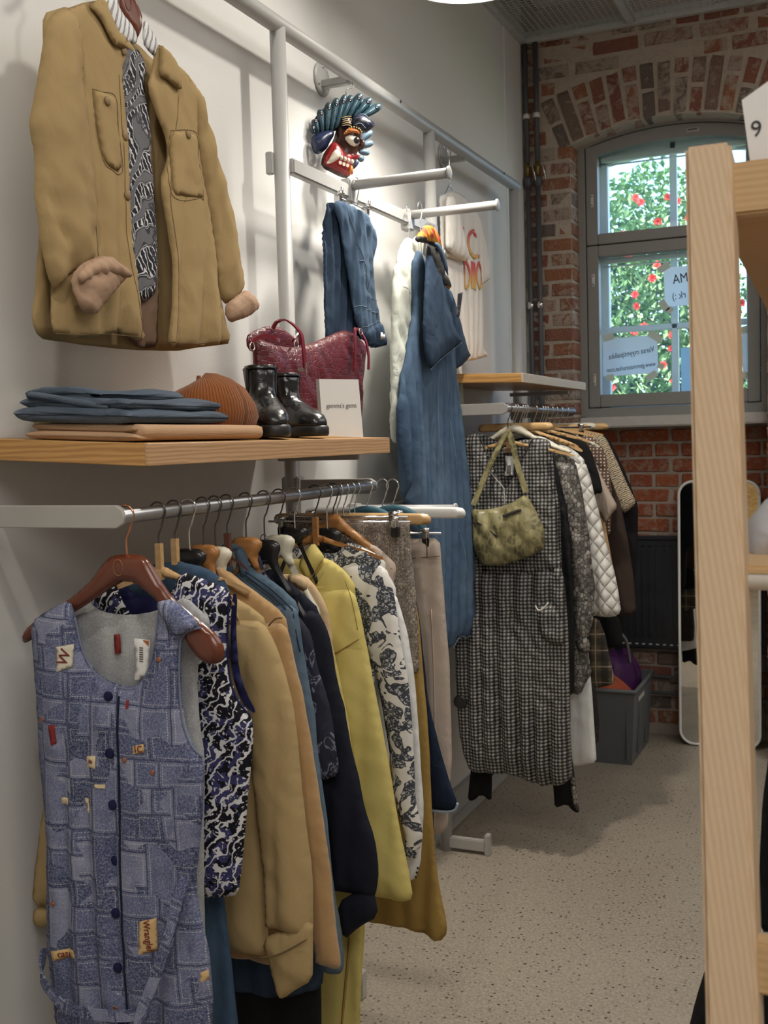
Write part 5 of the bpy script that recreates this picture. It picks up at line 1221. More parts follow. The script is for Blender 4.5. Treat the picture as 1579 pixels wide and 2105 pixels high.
# ---- garments, near to far
pl2 = YP(1.640)
tp = thing('squiggle_top', 'sleeveless navy and white squiggle print top behind the patchwork dress', 'top')
panel('front', pl2, [(376, 1174), (420, 1188), (480, 1214), (478, 1262), (470, 1310), (474, 1380), (490, 1432), (518, 1466), (524, 1492), (523, 1545), (514, 1630), (507, 1720), (500, 1790), (494, 1836), (470, 1842), (300, 1842), (180, 1836), (170, 1600), (165, 1450), (200, 1420), (205, 1300), (190, 1215), (236, 1188), (262, 1250), (300, 1285), (345, 1240)], MT['squiggle'], tp, .016, .012, .05, folds(.008, .05, 121, .4, (1.2, .9)), .013, .004)
panel('lining', pl2, [(470, 1222), (481, 1222), (478, 1300), (484, 1380), (500, 1430), (520, 1466), (512, 1470), (486, 1440), (470, 1390), (466, 1310)], MT['navy_lining'], tp, .006, .01, .008, None, .012, -.012)
panel('back', pl2, [(236, 1190), (262, 1225), (310, 1232), (345, 1215), (376, 1176), (440, 1250), (430, 1400), (200, 1400), (195, 1240)], MT['navy_lining'], tp, .006, .01, .03, None, .016, -.018)
cord('armhole_piping', pl2, [(478, 1218), (474, 1300), (477, 1380), (492, 1432), (520, 1468)], .002, MT['navy_lining'], tp, .010, True, 4, 6)
edge_garment('blue_jeans', 'blue jeans folded over a beech hanger, legs hanging below the squiggle top', 'jeans', 1.690, [(350, 1150), (424, 1166), (472, 1200), (474, 1260), (462, 1400), (455, 1600), (462, 1845), (478, 1980), (492, 2110), (500, 2260)], MT['denim_mid'], B=.014)
bo_, pl = edge_garment('khaki_bomber', 'khaki cotton bomber jacket with ribbed cuffs in front of the camel shirt', 'jacket', 1.755, [(440, 1200), (480, 1226), (521, 1251), (550, 1275), (573, 1316), (593, 1380), (611, 1444), (620, 1508), (628, 1600), (638, 1700), (650, 1815), (652, 1905), (648, 1925)], MT['bomber'], sl=3, sw=(.11, .10), zb=1985, left=False, B=.018, xin=.03, sB=.028)
panel('sleeve', YP(1.612), [(135, 1420), (118, 1500), (104, 1590), (92, 1650), (80, 1720), (70, 1800), (66, 1860), (110, 1866), (160, 1860), (170, 1600), (180, 1440)], MT['bomber'], bo_, .016, .014, .04, folds(.008, .04, 9), .013, 0)
panel('ribbed_cuff', YP(1.612), [(70, 1862), (66, 1900), (84, 1906), (130, 1910), (150, 1866)], MT['bomber'], bo_, .012, .01, .02, None, .012, 0)
panel('ribbed_cuff', pl, [(546, 1925), (600, 1895), (652, 1880), (653, 1960), (651, 2007), (616, 2026), (592, 2044), (580, 2042), (566, 1985)], MT['bomber'], bo_, .020, .018, .04, folds(.002, .012, 3), .008, .016)
panel('shoulder_flap', pl, [(476, 1228), (492, 1238), (508, 1272), (500, 1300), (485, 1290), (474, 1260)], MT['bomber'], bo_, .006, .004, .01, None, .011, .022)
seam(pl, [(480, 1240), (500, 1262), (505, 1272)], bo_, MT['dark_brown'], .026); seam(pl, [(556, 1950), (590, 1944), (620, 1930), (652, 1912)], bo_, MT['tan_dark'], .040, .0016)
ca, pl = edge_garment('camel_shirt', 'camel suede shirt jacket between the khaki bomber and the denim jacket', 'jacket', 1.815, [(440, 1168), (466, 1170), (503, 1199), (526, 1216), (567, 1246), (596, 1280), (606, 1312), (615, 1362), (632, 1435), (648, 1522), (668, 1658), (686, 1775), (698, 1905), (708, 1972), (702, 1990)], MT['camel'], sl=5, sw=(.09, .05), zb=2010, B=.015, xin=.03, sB=.02)
seam(pl, [(566, 1282), (580, 1268), (594, 1266)], ca, MT['dark_brown'], .026, .0016)
panel('collar', pl, [(455, 1160), (470, 1168), (500, 1192), (522, 1214), (520, 1228), (500, 1216), (470, 1196), (452, 1178)], MT['camel'], ca, .012, .008, .012, None, .010, .016)
dj, pl = edge_garment('denim_jacket', 'blue denim jacket with a raised collar behind the camel shirt', 'jacket', 1.945, [(500, 1150), (518, 1167), (573, 1202), (617, 1243), (624, 1281), (629, 1333), (640, 1391), (655, 1464), (660, 1537), (676, 1660), (690, 1790), (706, 1905), (714, 1985), (700, 2000)], MT['denim_jacket'], sl=3, sw=(.10, .07), zb=2030, B=.018, xin=.025, sB=.024)
panel('collar', pl, [(500, 1120), (512, 1136), (518, 1160), (518, 1185), (512, 1195), (500, 1180), (490, 1150), (486, 1128)], MT['denim_jacket'], dj, .014, .012, .016, None, .010, .010)
panel('collar', pl, [(452, 1150), (458, 1125), (472, 1114), (492, 1116), (506, 1126), (486, 1130), (484, 1150), (492, 1180), (470, 1180), (448, 1170)], MT['denim_jacket'], dj, .012, .012, .016, None, .010, .016)
for p in ([(516, 1172), (570, 1210), (612, 1250)], [(516, 1180), (566, 1218), (606, 1256)], [(612, 1250), (620, 1300), (628, 1336)]): seam(pl, p, dj, MT['denim_dark'], .022, .0016)
nb, pl = edge_garment('navy_print_blouse', 'dark navy print blouse with a frayed hem peeping out behind the denim jacket', 'blouse', 1.985, [(500, 1150), (530, 1160), (590, 1235), (622, 1276), (641, 1304), (655, 1377), (675, 1435), (690, 1530), (700, 1592), (662, 1606)], MT['navy_print'], B=.012)
panel('collar', pl, [(520, 1140), (534, 1134), (546, 1160), (548, 1186), (535, 1180), (522, 1170)], MT['navy_print'], nb, .010, .008, .012, None, .010, .008)
nc, pl = edge_garment('navy_coat', 'plain navy wool coat with a gathered sleeve left of the pale yellow shirt', 'coat', 2.040, [(560, 1170), (584, 1186), (620, 1217), (660, 1254), (676, 1286), (687, 1321), (699, 1391), (716, 1464), (734, 1555), (757, 1658), (777, 1717), (785, 1783), (781, 1823), (774, 1842)], MT['navy'], sl=3, sw=(.10, .12), zb=1925, B=.018, xin=.03, sB=.026)
panel('cuff', pl, [(700, 1850), (740, 1825), (776, 1822), (784, 1878), (745, 1899), (712, 1928)], MT['navy'], nc, .02, .018, .02, folds(.004, .02, 3, 2), .010, .014)
bs, pl = edge_garment('beige_shirt', 'beige cotton shirt on the cream ring-emblem hanger', 'shirt', 2.095, [(590, 1180), (628, 1180), (655, 1211), (675, 1251), (682, 1298), (690, 1380), (700, 1500), (715, 1650), (700, 1700)], MT['beige'], B=.013)
panel('collar', pl, [(596, 1178), (622, 1180), (640, 1194), (636, 1216), (618, 1206), (600, 1196)], MT['beige'], bs, .008, .006, .010, None, .010, .014)
yp_, pl = edge_garment('yellow_trousers', 'long pale yellow trousers hanging lowest under the rail', 'trousers', 2.125, [(520, 1200), (600, 1220), (680, 1300), (720, 1500), (745, 1750), (751, 1895), (746, 2000), (741, 2105), (738, 2170), (690, 2175)], MT['yellow'], B=.012)
cord('crease', pl, [(728, 1895), (718, 2000), (708, 2105), (703, 2165)], .003, MT['mustard'], yp_, .014, True, 3, 6)
ys, pl = edge_garment('yellow_shirt', 'pale yellow overshirt with a pointed collar in the middle of the near rail', 'shirt', 2.190, [(640, 1150), (676, 1146), (716, 1179), (734, 1211), (746, 1260), (755, 1307), (769, 1377), (786, 1464), (800, 1537), (816, 1638), (835, 1736), (855, 1842), (835, 1850)], MT['yellow'], sl=3, sw=(.13, .135), zb=1850, B=.018, xin=.04, sB=.026)
panel('collar', pl, [(620, 1158), (636, 1130), (652, 1113), (664, 1128), (677, 1146), (656, 1180), (645, 1196), (632, 1180)], MT['yellow'], ys, .016, .012, .016, None, .010, .018)
seam(pl, [(692, 1342), (720, 1328), (754, 1307)], ys, MT['mustard'], .040, .0016); seam(pl, [(677, 1148), (660, 1176), (648, 1196)], ys, MT['mustard'], .036, .0012); seam(pl, [(722, 1190), (736, 1230), (748, 1290)], ys, MT['mustard'], .032, .001)
pb, pl = edge_garment('paisley_blouse', 'white blouse with dark grey paisley print behind the yellow overshirt', 'blouse', 2.262, [(690, 1135), (711, 1112), (754, 1128), (782, 1143), (797, 1162), (810, 1193), (817, 1238), (826, 1286), (832, 1333), (843, 1392), (850, 1452), (856, 1540), (859, 1638), (873, 1709), (871, 1728), (857, 1768)], MT['paisley'], sl=4, sw=(.12, .03), zb=1600, B=.016, xin=.05, sB=.026)
panel('neck_band', pl, [(664, 1134), (690, 1128), (712, 1112), (714, 1120), (694, 1138), (668, 1142)], MT['black'], pb, .006, .006, .006, None, .010, .004)
edge_garment('dusty_pink_top', 'dusty pink sleeveless top showing one shoulder beside the snake print trousers', 'top', 2.350, [(730, 1118), (754, 1116), (774, 1122), (800, 1145), (817, 1162), (812, 1188), (808, 1230), (800, 1300), (800, 1500), (790, 1560)], MT['pinkish'], B=.010)
wb_, pl = edge_garment('white_blouse', 'plain white blouse with long cuffs right of the paisley blouse', 'blouse', 2.312, [(740, 1150), (775, 1160), (800, 1180), (818, 1217), (830, 1255), (842, 1297), (854, 1369), (861, 1440), (868, 1530), (876, 1658), (868, 1775), (855, 1809)], MT['white'], sl=3, sw=(.08, .035), zb=1700, B=.013, xin=.04, sB=.018)
for k in range(3): u, v = pl.uv(866-k*2, 1778+k*9); disc('cuff_button', pl, u, v, .003, .002, MT['ink'], wb_, .020, 8)
# bottoms on clip hangers at the far end of the rail
def clipper(label, y, half, z, drop, bar='chrome', xc=RX, zr=None, rr=.0128, grp=HG, clips=(-.8, .8)):
    zr = RZ if zr is None else zr
    h = thing('clip_hanger', label, 'hanger', grp); pl = YP(y); m = MT[bar]
    hook(pl, xc, zr, rr, z, MT['chrome'], h); tube('bar', [pl.w(xc-half, z), pl.w(xc+half, z)], .003, m, h, 8)
    for s in clips:
        p = pl.w(xc+half*s, z)
        box('clip', (p.x-.009, p.y-.010, p.z-.036), (p.x+.009, p.y+.008, p.z-.012), MT['black_plastic'], h, .002)
        box('clip_plate', (p.x-.007, p.y-.012, p.z-.014), (p.x+.007, p.y+.006, p.z+.012), MT['chrome'], h, .003)
        tube('clip_spring', [p+Vector((-.011, -.008, .008)), p+Vector((.011, -.008, .008))], .0065, MT['chrome'], h, 10)
    return h
pl = YP(2.405); z15 = pl.uv(780, 1063)[1]
clipper('chrome clip hanger gripping the snake print trousers', 2.405, .17, z15, 0)
edge_garment('snake_trousers', 'taupe snake print trousers clipped by the waist near the rail end', 'trousers', 2.405, [(690, 1068), (842, 1066), (845, 1119), (854, 1202), (861, 1297), (863, 1383), (845, 1386), (800, 1384)], MT['snake_trousers'], B=.013, fo=folds(.008, .04, 31, .5))
hanger('amber wood trouser hanger behind the snake print trousers', YP(2.440), RX, RZ, .0128, MT['beech'], .215, .05, .058, 'bar', MT['chrome'])
edge_garment('mustard_skirt', 'long mustard corduroy skirt with a flared hem behind the white blouse', 'skirt', 2.445, [(700, 1100), (800, 1110), (850, 1200), (863, 1280), (872, 1400), (878, 1464), (884, 1550), (887, 1658), (898, 1775), (909, 1854), (921, 1917), (903, 1938), (872, 1918), (820, 1905)], MT['mustard'], B=.014)
fl, pl = edge_garment('navy_flared_jeans', 'dark navy flared jeans with a pale frayed hem near the taupe trousers', 'jeans', 2.490, [(760, 1090), (830, 1100), (862, 1262), (880, 1440), (911, 1560), (930, 1620), (942, 1652), (934, 1666), (886, 1664)], MT['denim_navy'], B=.014)
cord('frayed_hem', pl, [(942, 1650), (936, 1664), (915, 1668), (888, 1665)], .0035, MT['denim_edge'], fl, .004, True, 4, 6)
pl = YP(2.545); z18 = pl.uv(880, 1096)[1]
clipper('chrome clip hanger with dark clips gripping the taupe trousers', 2.545, .20, z18, 0)
tt, pl = edge_garment('taupe_trousers', 'taupe cotton trousers clipped at the far end of the near rail', 'trousers', 2.545, [(800, 1108), (905, 1106), (914, 1226), (925, 1369), (927, 1464), (929, 1560), (922, 1658), (920, 1709), (892, 1717), (850, 1717)], MT['taupe'], B=.016, fo=folds(.010, .045, 77, .4))
seam(pl, [(850, 1146), (880, 1144), (910, 1142)], tt, MT['dark_brown'], .018, .001); seam(pl, [(892, 1250), (898, 1400), (900, 1560), (898, 1700)], tt, MT['pinkish'], .018, .002); seam(pl, [(882, 1108), (884, 1144)], tt, MT['dark_brown'], .018, .0012)
hanger('white flat hanger sticking out past the far rail end', YP(2.575), RX+.03, RZ, .0128, MT['white_plastic'], .225, .05, .052, 'bar', MT['chrome'])
clipper('chrome clip hanger left empty among the clothes at the far end', 2.37, .19, RZ-.075, 0)
clipper('bare chrome clip hanger last before the rail arm', 2.47, .15, RZ-.068, 0)
for i, (y, lab) in enumerate(((2.52, 'teal padded hanger behind the empty clip hangers'), (2.56, 'teal padded hanger beside the far rail arm'))):
    h = thing('padded_hanger', lab, 'hanger', HG); pl = YP(y); x0 = RX+.01+.055*i
    hook(pl, x0, RZ, .0128, RZ-.052, MT['chrome'], h)
    arcp = [pl.w(x0+.085*math.sin(R(a)), RZ-.125+.068*math.cos(R(a))) for a in range(-80, 81, 10)]
    tube('padding', arcp, .011, MT['teal_cloth'] if 'teal_cloth' in MT else MT.setdefault('teal_cloth', fabric('teal_velvet', (.05, .13, .17), .6)), h, 10)
# dark clothes low at the back, behind the first garments
edge_garment('black_skirt', 'black skirt hanging lowest behind the khaki bomber', 'skirt', 1.900, [(470, 1350), (560, 1400), (600, 1600), (640, 1850), (660, 1990), (662, 2105), (664, 2240), (600, 2245)], MT['black'], B=.014)
edge_garment('dark_jeans', 'dark blue jeans hem showing under the khaki bomber cuff', 'jeans', 1.878, [(470, 1340), (560, 1400), (600, 1600), (650, 1850), (668, 1985), (664, 2030), (600, 2048), (560, 2052)], MT['denim_dark'], B=.010)
# ------------------------------------------------------------------ clothes on the far rail
k5 = lambda p: cc(p, 900, 760, 3.5886)
k6 = lambda p: cc(p, 900, 1150, 3.5886)
HF = 'hangers on the far rail'; CF = 'clothes on the far rail'
def farh(label, y, mat, **kw):
    kw.setdefault('hw', .215); kw.setdefault('drop', .075); kw.setdefault('neck', .062)
    return hanger(label, YP(y), RX2, RZ2, .0128, mat, wire=kw.pop('wire', MT['chrome']), group=HF, **kw)
GY = 3.715; gp = YP(GY)
h = farh('beech hanger carrying the gingham dress and snake print bag', GY, be, hw=.235, drop=.055, neck=.07, stem=be, wire=MT['darkwire'])
gd = thing('gingham_dress', 'long sleeveless black and white gingham dress at the front of the far rail', 'dress')
GM = MT['gingham']
panel('back', gp, k5([(195, 500), (310, 470), (400, 520), (505, 540), (610, 520), (700, 510), (800, 510), (820, 560), (860, 900), (885, 1000), (900, 1579), (900, 2200), (260, 2200), (215, 1500), (195, 900)]), GM, gd, .006, .02, .05, None, .02, -.030)
panel('bodice', gp, [(954, 899), (970, 893), (987, 890), (1000, 925), (1020, 965), (1041, 1008), (1062, 970), (1082, 930), (1096, 901), (1110, 900), (1124, 903), (1129, 920), (1128, 955), (1136, 1005), (1147, 1038), (1146, 1080), (1150, 1130), (1156, 1168), (1090, 1182), (1020, 1182), (964, 1175), (960, 1100), (956, 1039), (953, 960)], GM, gd, .022, .004, .05, folds(.014, .03, 131, .5, None, 0, .004), .0095, .004)
panel('skirt', gp, [(962, 1160), (1020, 1172), (1090, 1172), (1154, 1160), (1163, 1200), (1169, 1289), (1173, 1401), (1173, 1512), (1175, 1600), (1156, 1613), (1112, 1615), (1085, 1604), (1056, 1592), (1010, 1590), (967, 1586), (952, 1545), (944, 1500), (938, 1401), (936, 1331), (942, 1290), (956, 1230)], GM, gd, .030, .02, .08, folds(.050, .040, 135, .2, (1.25, .8), 0, .006), .0095, .0)
gsk = [c for c in gd.children if c.name.startswith('skirt')]; gof = on(gsk, gp, .03)
panel('patch_pocket', gp, k6([(760, 265), (800, 340), (850, 300), (930, 420), (960, 620), (860, 620), (790, 570), (760, 450)]), GM, gd, .016, .006, .02, folds(.004, .03, 7), .010, .002, bend=gof)
cord('pocket_edge', gp, k6([(755, 320), (775, 355), (810, 345), (850, 300)]), .003, MT['thread'], gd, .060, True, 4, 6)
cord('neck_binding', gp, [(987, 891), (1000, 926), (1020, 966), (1041, 1009), (1062, 971), (1082, 931), (1096, 902)], .0022, GM, gd, .012, True, 4, 6)
cord('front_cord', gp, [(1010, 965), (1026, 985), (1041, 1004), (1043, 1040)], .0014, MT['thread'], gd, .030, True, 4, 5)
u, v = gp.uv(953, 1438); disc('security_tag', gp, u, v, 0.025, .012, MT['black_plastic'], gd, gof(u, v), 20, 'round black security tag')
tg = panel('price_tag', gp, k5([(492, 638), (556, 640), (552, 785), (486, 782)]), MT['paper'], gd, .0012, .0006, .002, None, .01, -.012, 0)
panel('tag_print', gp, k5([(505, 705), (535, 706), (533, 768), (502, 767)]), MT['ink_grey'], tg, .0006, .0003, .002, None, .01, -.0106, 0)
panel('brand_label', gp, k5([(475, 572), (545, 570), (546, 612), (476, 612)]), MT['cream_label'], gd, .0012, .0006, .002, None, .01, -.016, 0)
for dy in (586, 600): seam(gp, k5([(483, dy), (538, dy)]), gd, MT['red_label'], -.014, .0012)
bgp = YP(GY-.075)
bag = thing('snake_bag', 'olive snake print shoulder bag hung over the gingham dress', 'handbag')
panel('body', bgp, k5([(246, 1022), (330, 1034), (430, 1022), (540, 985), (655, 915), (690, 975), (740, 1075), (785, 1170), (797, 1235), (782, 1330), (640, 1392), (480, 1442), (325, 1442), (266, 1350), (255, 1200)]), MT['snake_bag'], bag, .030, .028, .05, folds(.010, .05, 3, 2, None, .8, .004), .009, .0)
for pa in ([(310, 1118), (380, 1165), (455, 1222)], [(500, 1078), (560, 1055), (632, 1030)]):
    z_ = cord('zip', bgp, k5(pa), .0045, MT['ink'], bag, .029, True, 4, 6)
    cord('zip_trim', bgp, [(x, y-2.5) for x, y in k5(pa)], .0022, MT['brass'], z_, .030, True, 4, 6)
top_ = gp.w(RX2, RZ2-.095, .012)
for p, n_ in ((k5([(262, 1000)])[0], 0), (k5([(652, 905)])[0], 1)):
    a = bgp.P(*p); m_ = (a+top_)/2+Vector((-.006+.012*n_, -.012, 0)); strap('shoulder_strap', [a, m_, top_+Vector((-.012+.03*n_, -.012, -.01)), top_+Vector((0, .004, .012))], Vector((.9, 0, .4)), .020, .004, MT['snake_bag'], bag)
# hangers, near to far
farh('amber wood trouser bar hanger behind the gingham dress', 3.80, MT['beech'], kind='bar', hw=.14, neck=.05)
farh('cream curved hanger behind the snake bag straps', 3.77, MT['cream_plastic'], drop=.09, kind='wide', neck=.058)
farh('beech hanger holding the black satin top', 3.86, be); farh('beech hanger holding the grey snake print blouse', 3.92, be, drop=.09)
farh('white plastic hanger tip poking from the snake print blouse', 3.89, MT['white_plastic'], drop=.13)
farh('beech hanger holding the white quilted jacket', 4.04, be, drop=.06); farh('beech hanger holding the black T-shirt', 4.13, be, drop=.05, neck=.055)
farh('slim cream hanger holding the beige satin blouse', 4.20, MT['cream_plastic'], drop=.08)
farh('beech hanger holding the brown polka dot blouse', 4.27, be, drop=.045, neck=.055)
farh('beech bar hanger holding the brown wool coat', 4.34, be, kind='bar', neck=.055, hw=.14)
farh('pale cream bar hanger near the far rail end', 4.42, MT['cream_plastic'], kind='bar', neck=.05, hw=.15)
farh('beech bar hanger last on the far rail', 4.52, be, kind='bar', neck=.052, hw=.18)
clipper('black clip hanger gripping the plaid skirt on the far rail', 4.165, .19, RZ2-.07, 0, 'black_plastic', RX2, RZ2, .0128, HF)
eg = lambda *a, **k: edge_garment(*a, xc=RX2, group=CF, **k)
eg('black_satin_top', 'black satin top squeezed between the gingham dress and snake print blouse', 'top', 3.845, k5([(760, 560), (850, 620), (900, 800), (960, 1050), (985, 1300), (1000, 1579), (1010, 1900), (1010, 2400)]), MT['black_gloss'], B=.014)
lc, pl = eg('black_lace_dress', 'black lace-hemmed long dress hanging lowest on the far rail', 'dress', 3.80, [(1090, 960), (1140, 1000), (1160, 1200), (1168, 1400), (1176, 1560), (1184, 1610), (1193, 1671), (1178, 1668), (1165, 1652), (1140, 1662), (1136, 1600)], MT['black'], B=.016)
panel('snake_edge', pl, [(1172, 1560), (1184, 1600), (1194, 1668), (1180, 1655), (1174, 1610)], MT['snake_blouse'], lc, .008, .006, .01, None, .012, .012)
sb_, pl = eg('snake_blouse', 'grey snake print blouse with gathered cuffs beside the white quilted jacket', 'blouse', 3.92, [(1140, 920), (1167, 924), (1185, 949), (1199, 1011), (1210, 1080), (1218, 1150), (1225, 1206), (1221, 1275), (1210, 1312)], MT['snake_blouse'], sl=2, sw=(.12, .07), zb=1425, B=.018, xin=.03, sB=.034)
panel('cuff', pl, [(1190, 1300), (1211, 1310), (1216, 1330), (1208, 1345), (1190, 1335), (1182, 1315)], MT['snake_blouse'], sb_, .016, .014, .015, None, .012, .01)
panel('hem', pl, [(1165, 1300), (1205, 1330), (1216, 1387), (1205, 1400), (1192, 1430), (1172, 1428), (1160, 1420)], MT['snake_blouse'], sb_, .014, .012, .03, folds(.006, .03, 9), .014, -.012)
eg('white_trousers', 'white cotton trousers hanging below the snake print blouse', 'trousers', 3.985, [(1120, 1000), (1190, 1100), (1206, 1300), (1217, 1415), (1227, 1567), (1190, 1575), (1160, 1575)], MT['white'], B=.014)
qj, pl = eg('quilted_jacket', 'white satin jacket quilted in diamonds on the far rail', 'jacket', 4.055, [(1160, 915), (1183, 927), (1205, 949), (1216, 983), (1230, 1039), (1246, 1108), (1266, 1178), (1273, 1212), (1279, 1258), (1262, 1268)], MT['quilt'], sl=2, sw=(.16, .15), zb=1282, B=.022, xin=.03, sB=.036)
bt, pl = eg('black_tshirt', 'black short-sleeved T-shirt behind the white quilted jacket', 'T-shirt', 4.135, [(1148, 884), (1180, 891), (1205, 910), (1216, 928), (1233, 978), (1240, 1014), (1222, 1015), (1210, 1050), (1205, 1200)], MT['black'], B=.016)
eg('spot_print_top', 'black and white spot print top just showing at a shoulder before the black T-shirt', 'top', 4.095, [(1130, 900), (1165, 908), (1182, 925), (1184, 955), (1180, 1100), (1178, 1250)], MT['spots'], B=.010)
st_, pl = eg('satin_blouse', 'beige satin blouse with a wide short sleeve on the far rail', 'blouse', 4.205, [(1180, 915), (1212, 925), (1232, 968), (1252, 1008), (1271, 1042), (1258, 1056), (1243, 1078), (1232, 1050), (1228, 1150), (1226, 1240)], MT['satin'], B=.014)
eg('beige_trousers', 'light brown trousers seen as a strip behind the quilted jacket', 'trousers', 4.235, [(1170, 990), (1232, 1010), (1245, 1080), (1256, 1140), (1264, 1190), (1250, 1195)], MT['camel'], B=.010)
eg('polka_blouse', 'brown blouse with cream polka dots beside the zebra print blouse', 'blouse', 4.275, [(1190, 888), (1222, 900), (1244, 927), (1254, 977), (1258, 1010), (1256, 1100)], MT['polka'], B=.013)
eg('brown_coat', 'dark brown wool coat hanging long near the radiator', 'coat', 4.345, [(1200, 920), (1240, 940), (1262, 1000), (1277, 1039), (1291, 1108), (1304, 1195), (1308, 1262), (1281, 1267), (1260, 1262)], MT['brown'], B=.018)
zb_, pl = eg('zebra_blouse', 'cream and brown zebra print blouse near the far rail end', 'blouse', 4.415, [(1205, 886), (1230, 890), (1246, 900), (1272, 955), (1290, 996), (1309, 1033), (1296, 1046), (1282, 1056), (1268, 1040), (1262, 1150)], MT['zebra'], B=.016)
eg('black_coat', 'black coat hanging last on the far rail', 'coat', 4.50, [(1220, 888), (1250, 898), (1284, 966), (1312, 1039), (1311, 1122), (1307, 1185), (1290, 1190), (1285, 1300)], MT['black'], B=.022)
pk, pl = eg('plaid_skirt', 'brown plaid skirt below the white quilted jacket', 'skirt', 4.165, [(1190, 1272), (1230, 1270), (1243, 1300), (1254, 1350), (1266, 1404), (1245, 1411), (1222, 1415), (1200, 1412)], MT['plaid'], B=.022)
eg('black_shorts', 'black shorts hanging between the quilted jacket and the purple bag', 'shorts', 4.30, [(1200, 1130), (1250, 1250), (1275, 1272), (1282, 1325), (1260, 1332), (1240, 1330)], MT['black'], B=.014)
eg('dotted_dress', 'black dress with tiny red dots hanging low by the grey crate', 'dress', 4.06, [(1160, 1290), (1212, 1380), (1226, 1420), (1232, 1480), (1231, 1525), (1222, 1530)], MT['reddots'], B=.010)

# ------------------------------------------------------------------ crate with bags under the far rail
cr = thing('storage_crate', 'grey plastic crate on the floor by the radiator holding bags', 'crate')
GP = MT['grey_plastic']; cx0, cx1, cy0, cy1, ch_ = .20, .545, 4.88, 5.33, .34
def tub(f, z): w = .018*(1-f); return [(cx0+w, cy0+w, z), (cx1-w, cy0+w, z), (cx1-w, cy1-w, z), (cx0+w, cy1-w, z)]
vs = tub(0, 0)+tub(1, ch_)+[(x+(.008 if x < .4 else -.008), y+(.008 if y < 5.1 else -.008), ch_) for x, y, _ in tub(1, ch_)]+[(x+(.008 if x < .4 else -.008), y+(.008 if y < 5.1 else -.008), .008) for x, y, _ in tub(0, 0)]
fs = [(3, 2, 1, 0)]
for i in range(4): j = (i+1) % 4; fs += [(i, j, 4+j, 4+i), (4+i, 4+j, 8+j, 8+i), (8+i, 8+j, 12+j, 12+i)]
fs.append((12, 13, 14, 15)); obj('tub', mesh_from(vs, fs, None, False), GP, cr)
tube('rim', [(cx0-.004, cy0-.004, ch_), (cx1+.004, cy0-.004, ch_), (cx1+.004, cy1+.004, ch_), (cx0-.004, cy1+.004, ch_), (cx0-.004, cy0-.004, ch_)], .011, GP, cr, 6)
for x in (cx0+.06, cx1-.04): box('rib', (x, cy0+.002, .03), (x+.012, cy0+.016, ch_-.01), GP, cr, .003)
for y in (cy0+.12, cy0+.3): box('rib', (cx1-.014, y, .03), (cx1+.0, y+.012, ch_-.01), GP, cr, .003)
box('side_print', (cx1-.0005, cy0+.10, ch_-.065), (cx1+.0005, cy0+.24, ch_-.045), MT['galv'], cr)
pg = thing('purple_bag', 'slouchy purple leather handbag lying in the grey crate', 'handbag')
Rg = []
for i in range(12):
    f = i/11; z = .14+.33*f; rr_ = math.sqrt(max(.02, 1-(2*f-.85)**2*.72)); ring = []
    for k in range(28):
        a = 2*math.pi*k/28; n_ = 1+.22*noise.noise(Vector((math.cos(a)*1.6, math.sin(a)*1.6, f*3)))
        ring.append(Vector((.42+.105*rr_*n_*math.cos(a), 5.14+.13*rr_*n_*math.sin(a), z+.02*math.sin(a*2))))
    Rg.append(ring)
rings('body', Rg, MT['purple'], pg, True, None, (.7, .3))
tube('handle', smoothpath([(.36, 5.10, .42), (.37, 5.06, .54), (.42, 5.05, .58), (.47, 5.08, .54), (.48, 5.12, .42)], 6), .007, MT['ink_grey'], pg, 6)
og = thing('orange_cloth', 'orange red cloth heaped at the front of the grey crate', 'cloth')
Rg = []
for i in range(8):
    f = i/7; rr_ = math.cos(f*1.45); ring = []
    for k in range(28):
        a = 2*math.pi*k/28; n_ = 1+.18*noise.noise(Vector((math.cos(a)*2, math.sin(a)*2, f*2+5)))
        ring.append(Vector((.39+.135*rr_*n_*math.cos(a), 4.985+.075*rr_*n_*math.sin(a), .27+.125*f+.012*math.sin(3*a))))
    Rg.append(ring)
rings('cloth', Rg, MT['orange'], og, True, None, (.6, .2))
# ------------------------------------------------------------------ things on the oak shelf
def slab(name, x0, x1, y0, y1, h, mat, parent, dz=0, seed=0, rnd=.5, wav=.006):
    """one fold of cloth lying on the shelf: a soft rounded slab"""
    Rg = []; n = 22; m = 40; r_ = h*rnd
    for i in range(n+1):
        f = [0, .004, .012, .025, .045, .07][i] if i < 6 else ([0, .004, .012, .025, .045, .07][n-i]*-1+1 if n-i < 6 else .07+.86*(i-5)/(n-10)); e = min(f, 1-f)*(y1-y0)/(h*.55); k = math.sqrt(1-(1-min(1, e))**2) if e < 1 else 1
        y = y0+(y1-y0)*f; ring = []
        for j in range(m):
            a = 2*math.pi*j/m; ca, sa = math.cos(a), math.sin(a)
            px_ = math.copysign(abs(ca)**.3, ca); pz_ = math.copysign(abs(sa)**.75, sa)
            x = (x0+x1)/2+(x1-x0)/2*px_*(.985+.015*k); w = noise.noise(Vector((x*9, y*7, seed)))*wav+noise.noise(Vector((x*22, y*20, seed+4)))*wav*.5
            z = zs1(x)+dz+h/2+h/2*pz_*max(k, .12)+w*max(0, pz_)
            ring.append(Vector((x+.006*noise.noise(Vector((y*12, seed, pz_))), y+.008*noise.noise(Vector((x*12, seed, pz_))), z)))
        Rg.append(ring)
    return rings(name, Rg, mat, parent, True, None, ((x1-x0)*2.2, y1-y0))
ft = thing('folded_trousers', 'folded sand-coloured cotton trousers at the bottom of the stack on the oak shelf', 'trousers', 'folded stack on the shelf')
slab('lower_fold', .105, .352, 1.560, 1.985, .016, MT['tanfold'], ft, .001, 1, wav=.002); slab('upper_fold', .115, .345, 1.566, 2.0, .014, MT['tanfold'], ft, .017, 2, wav=.002)
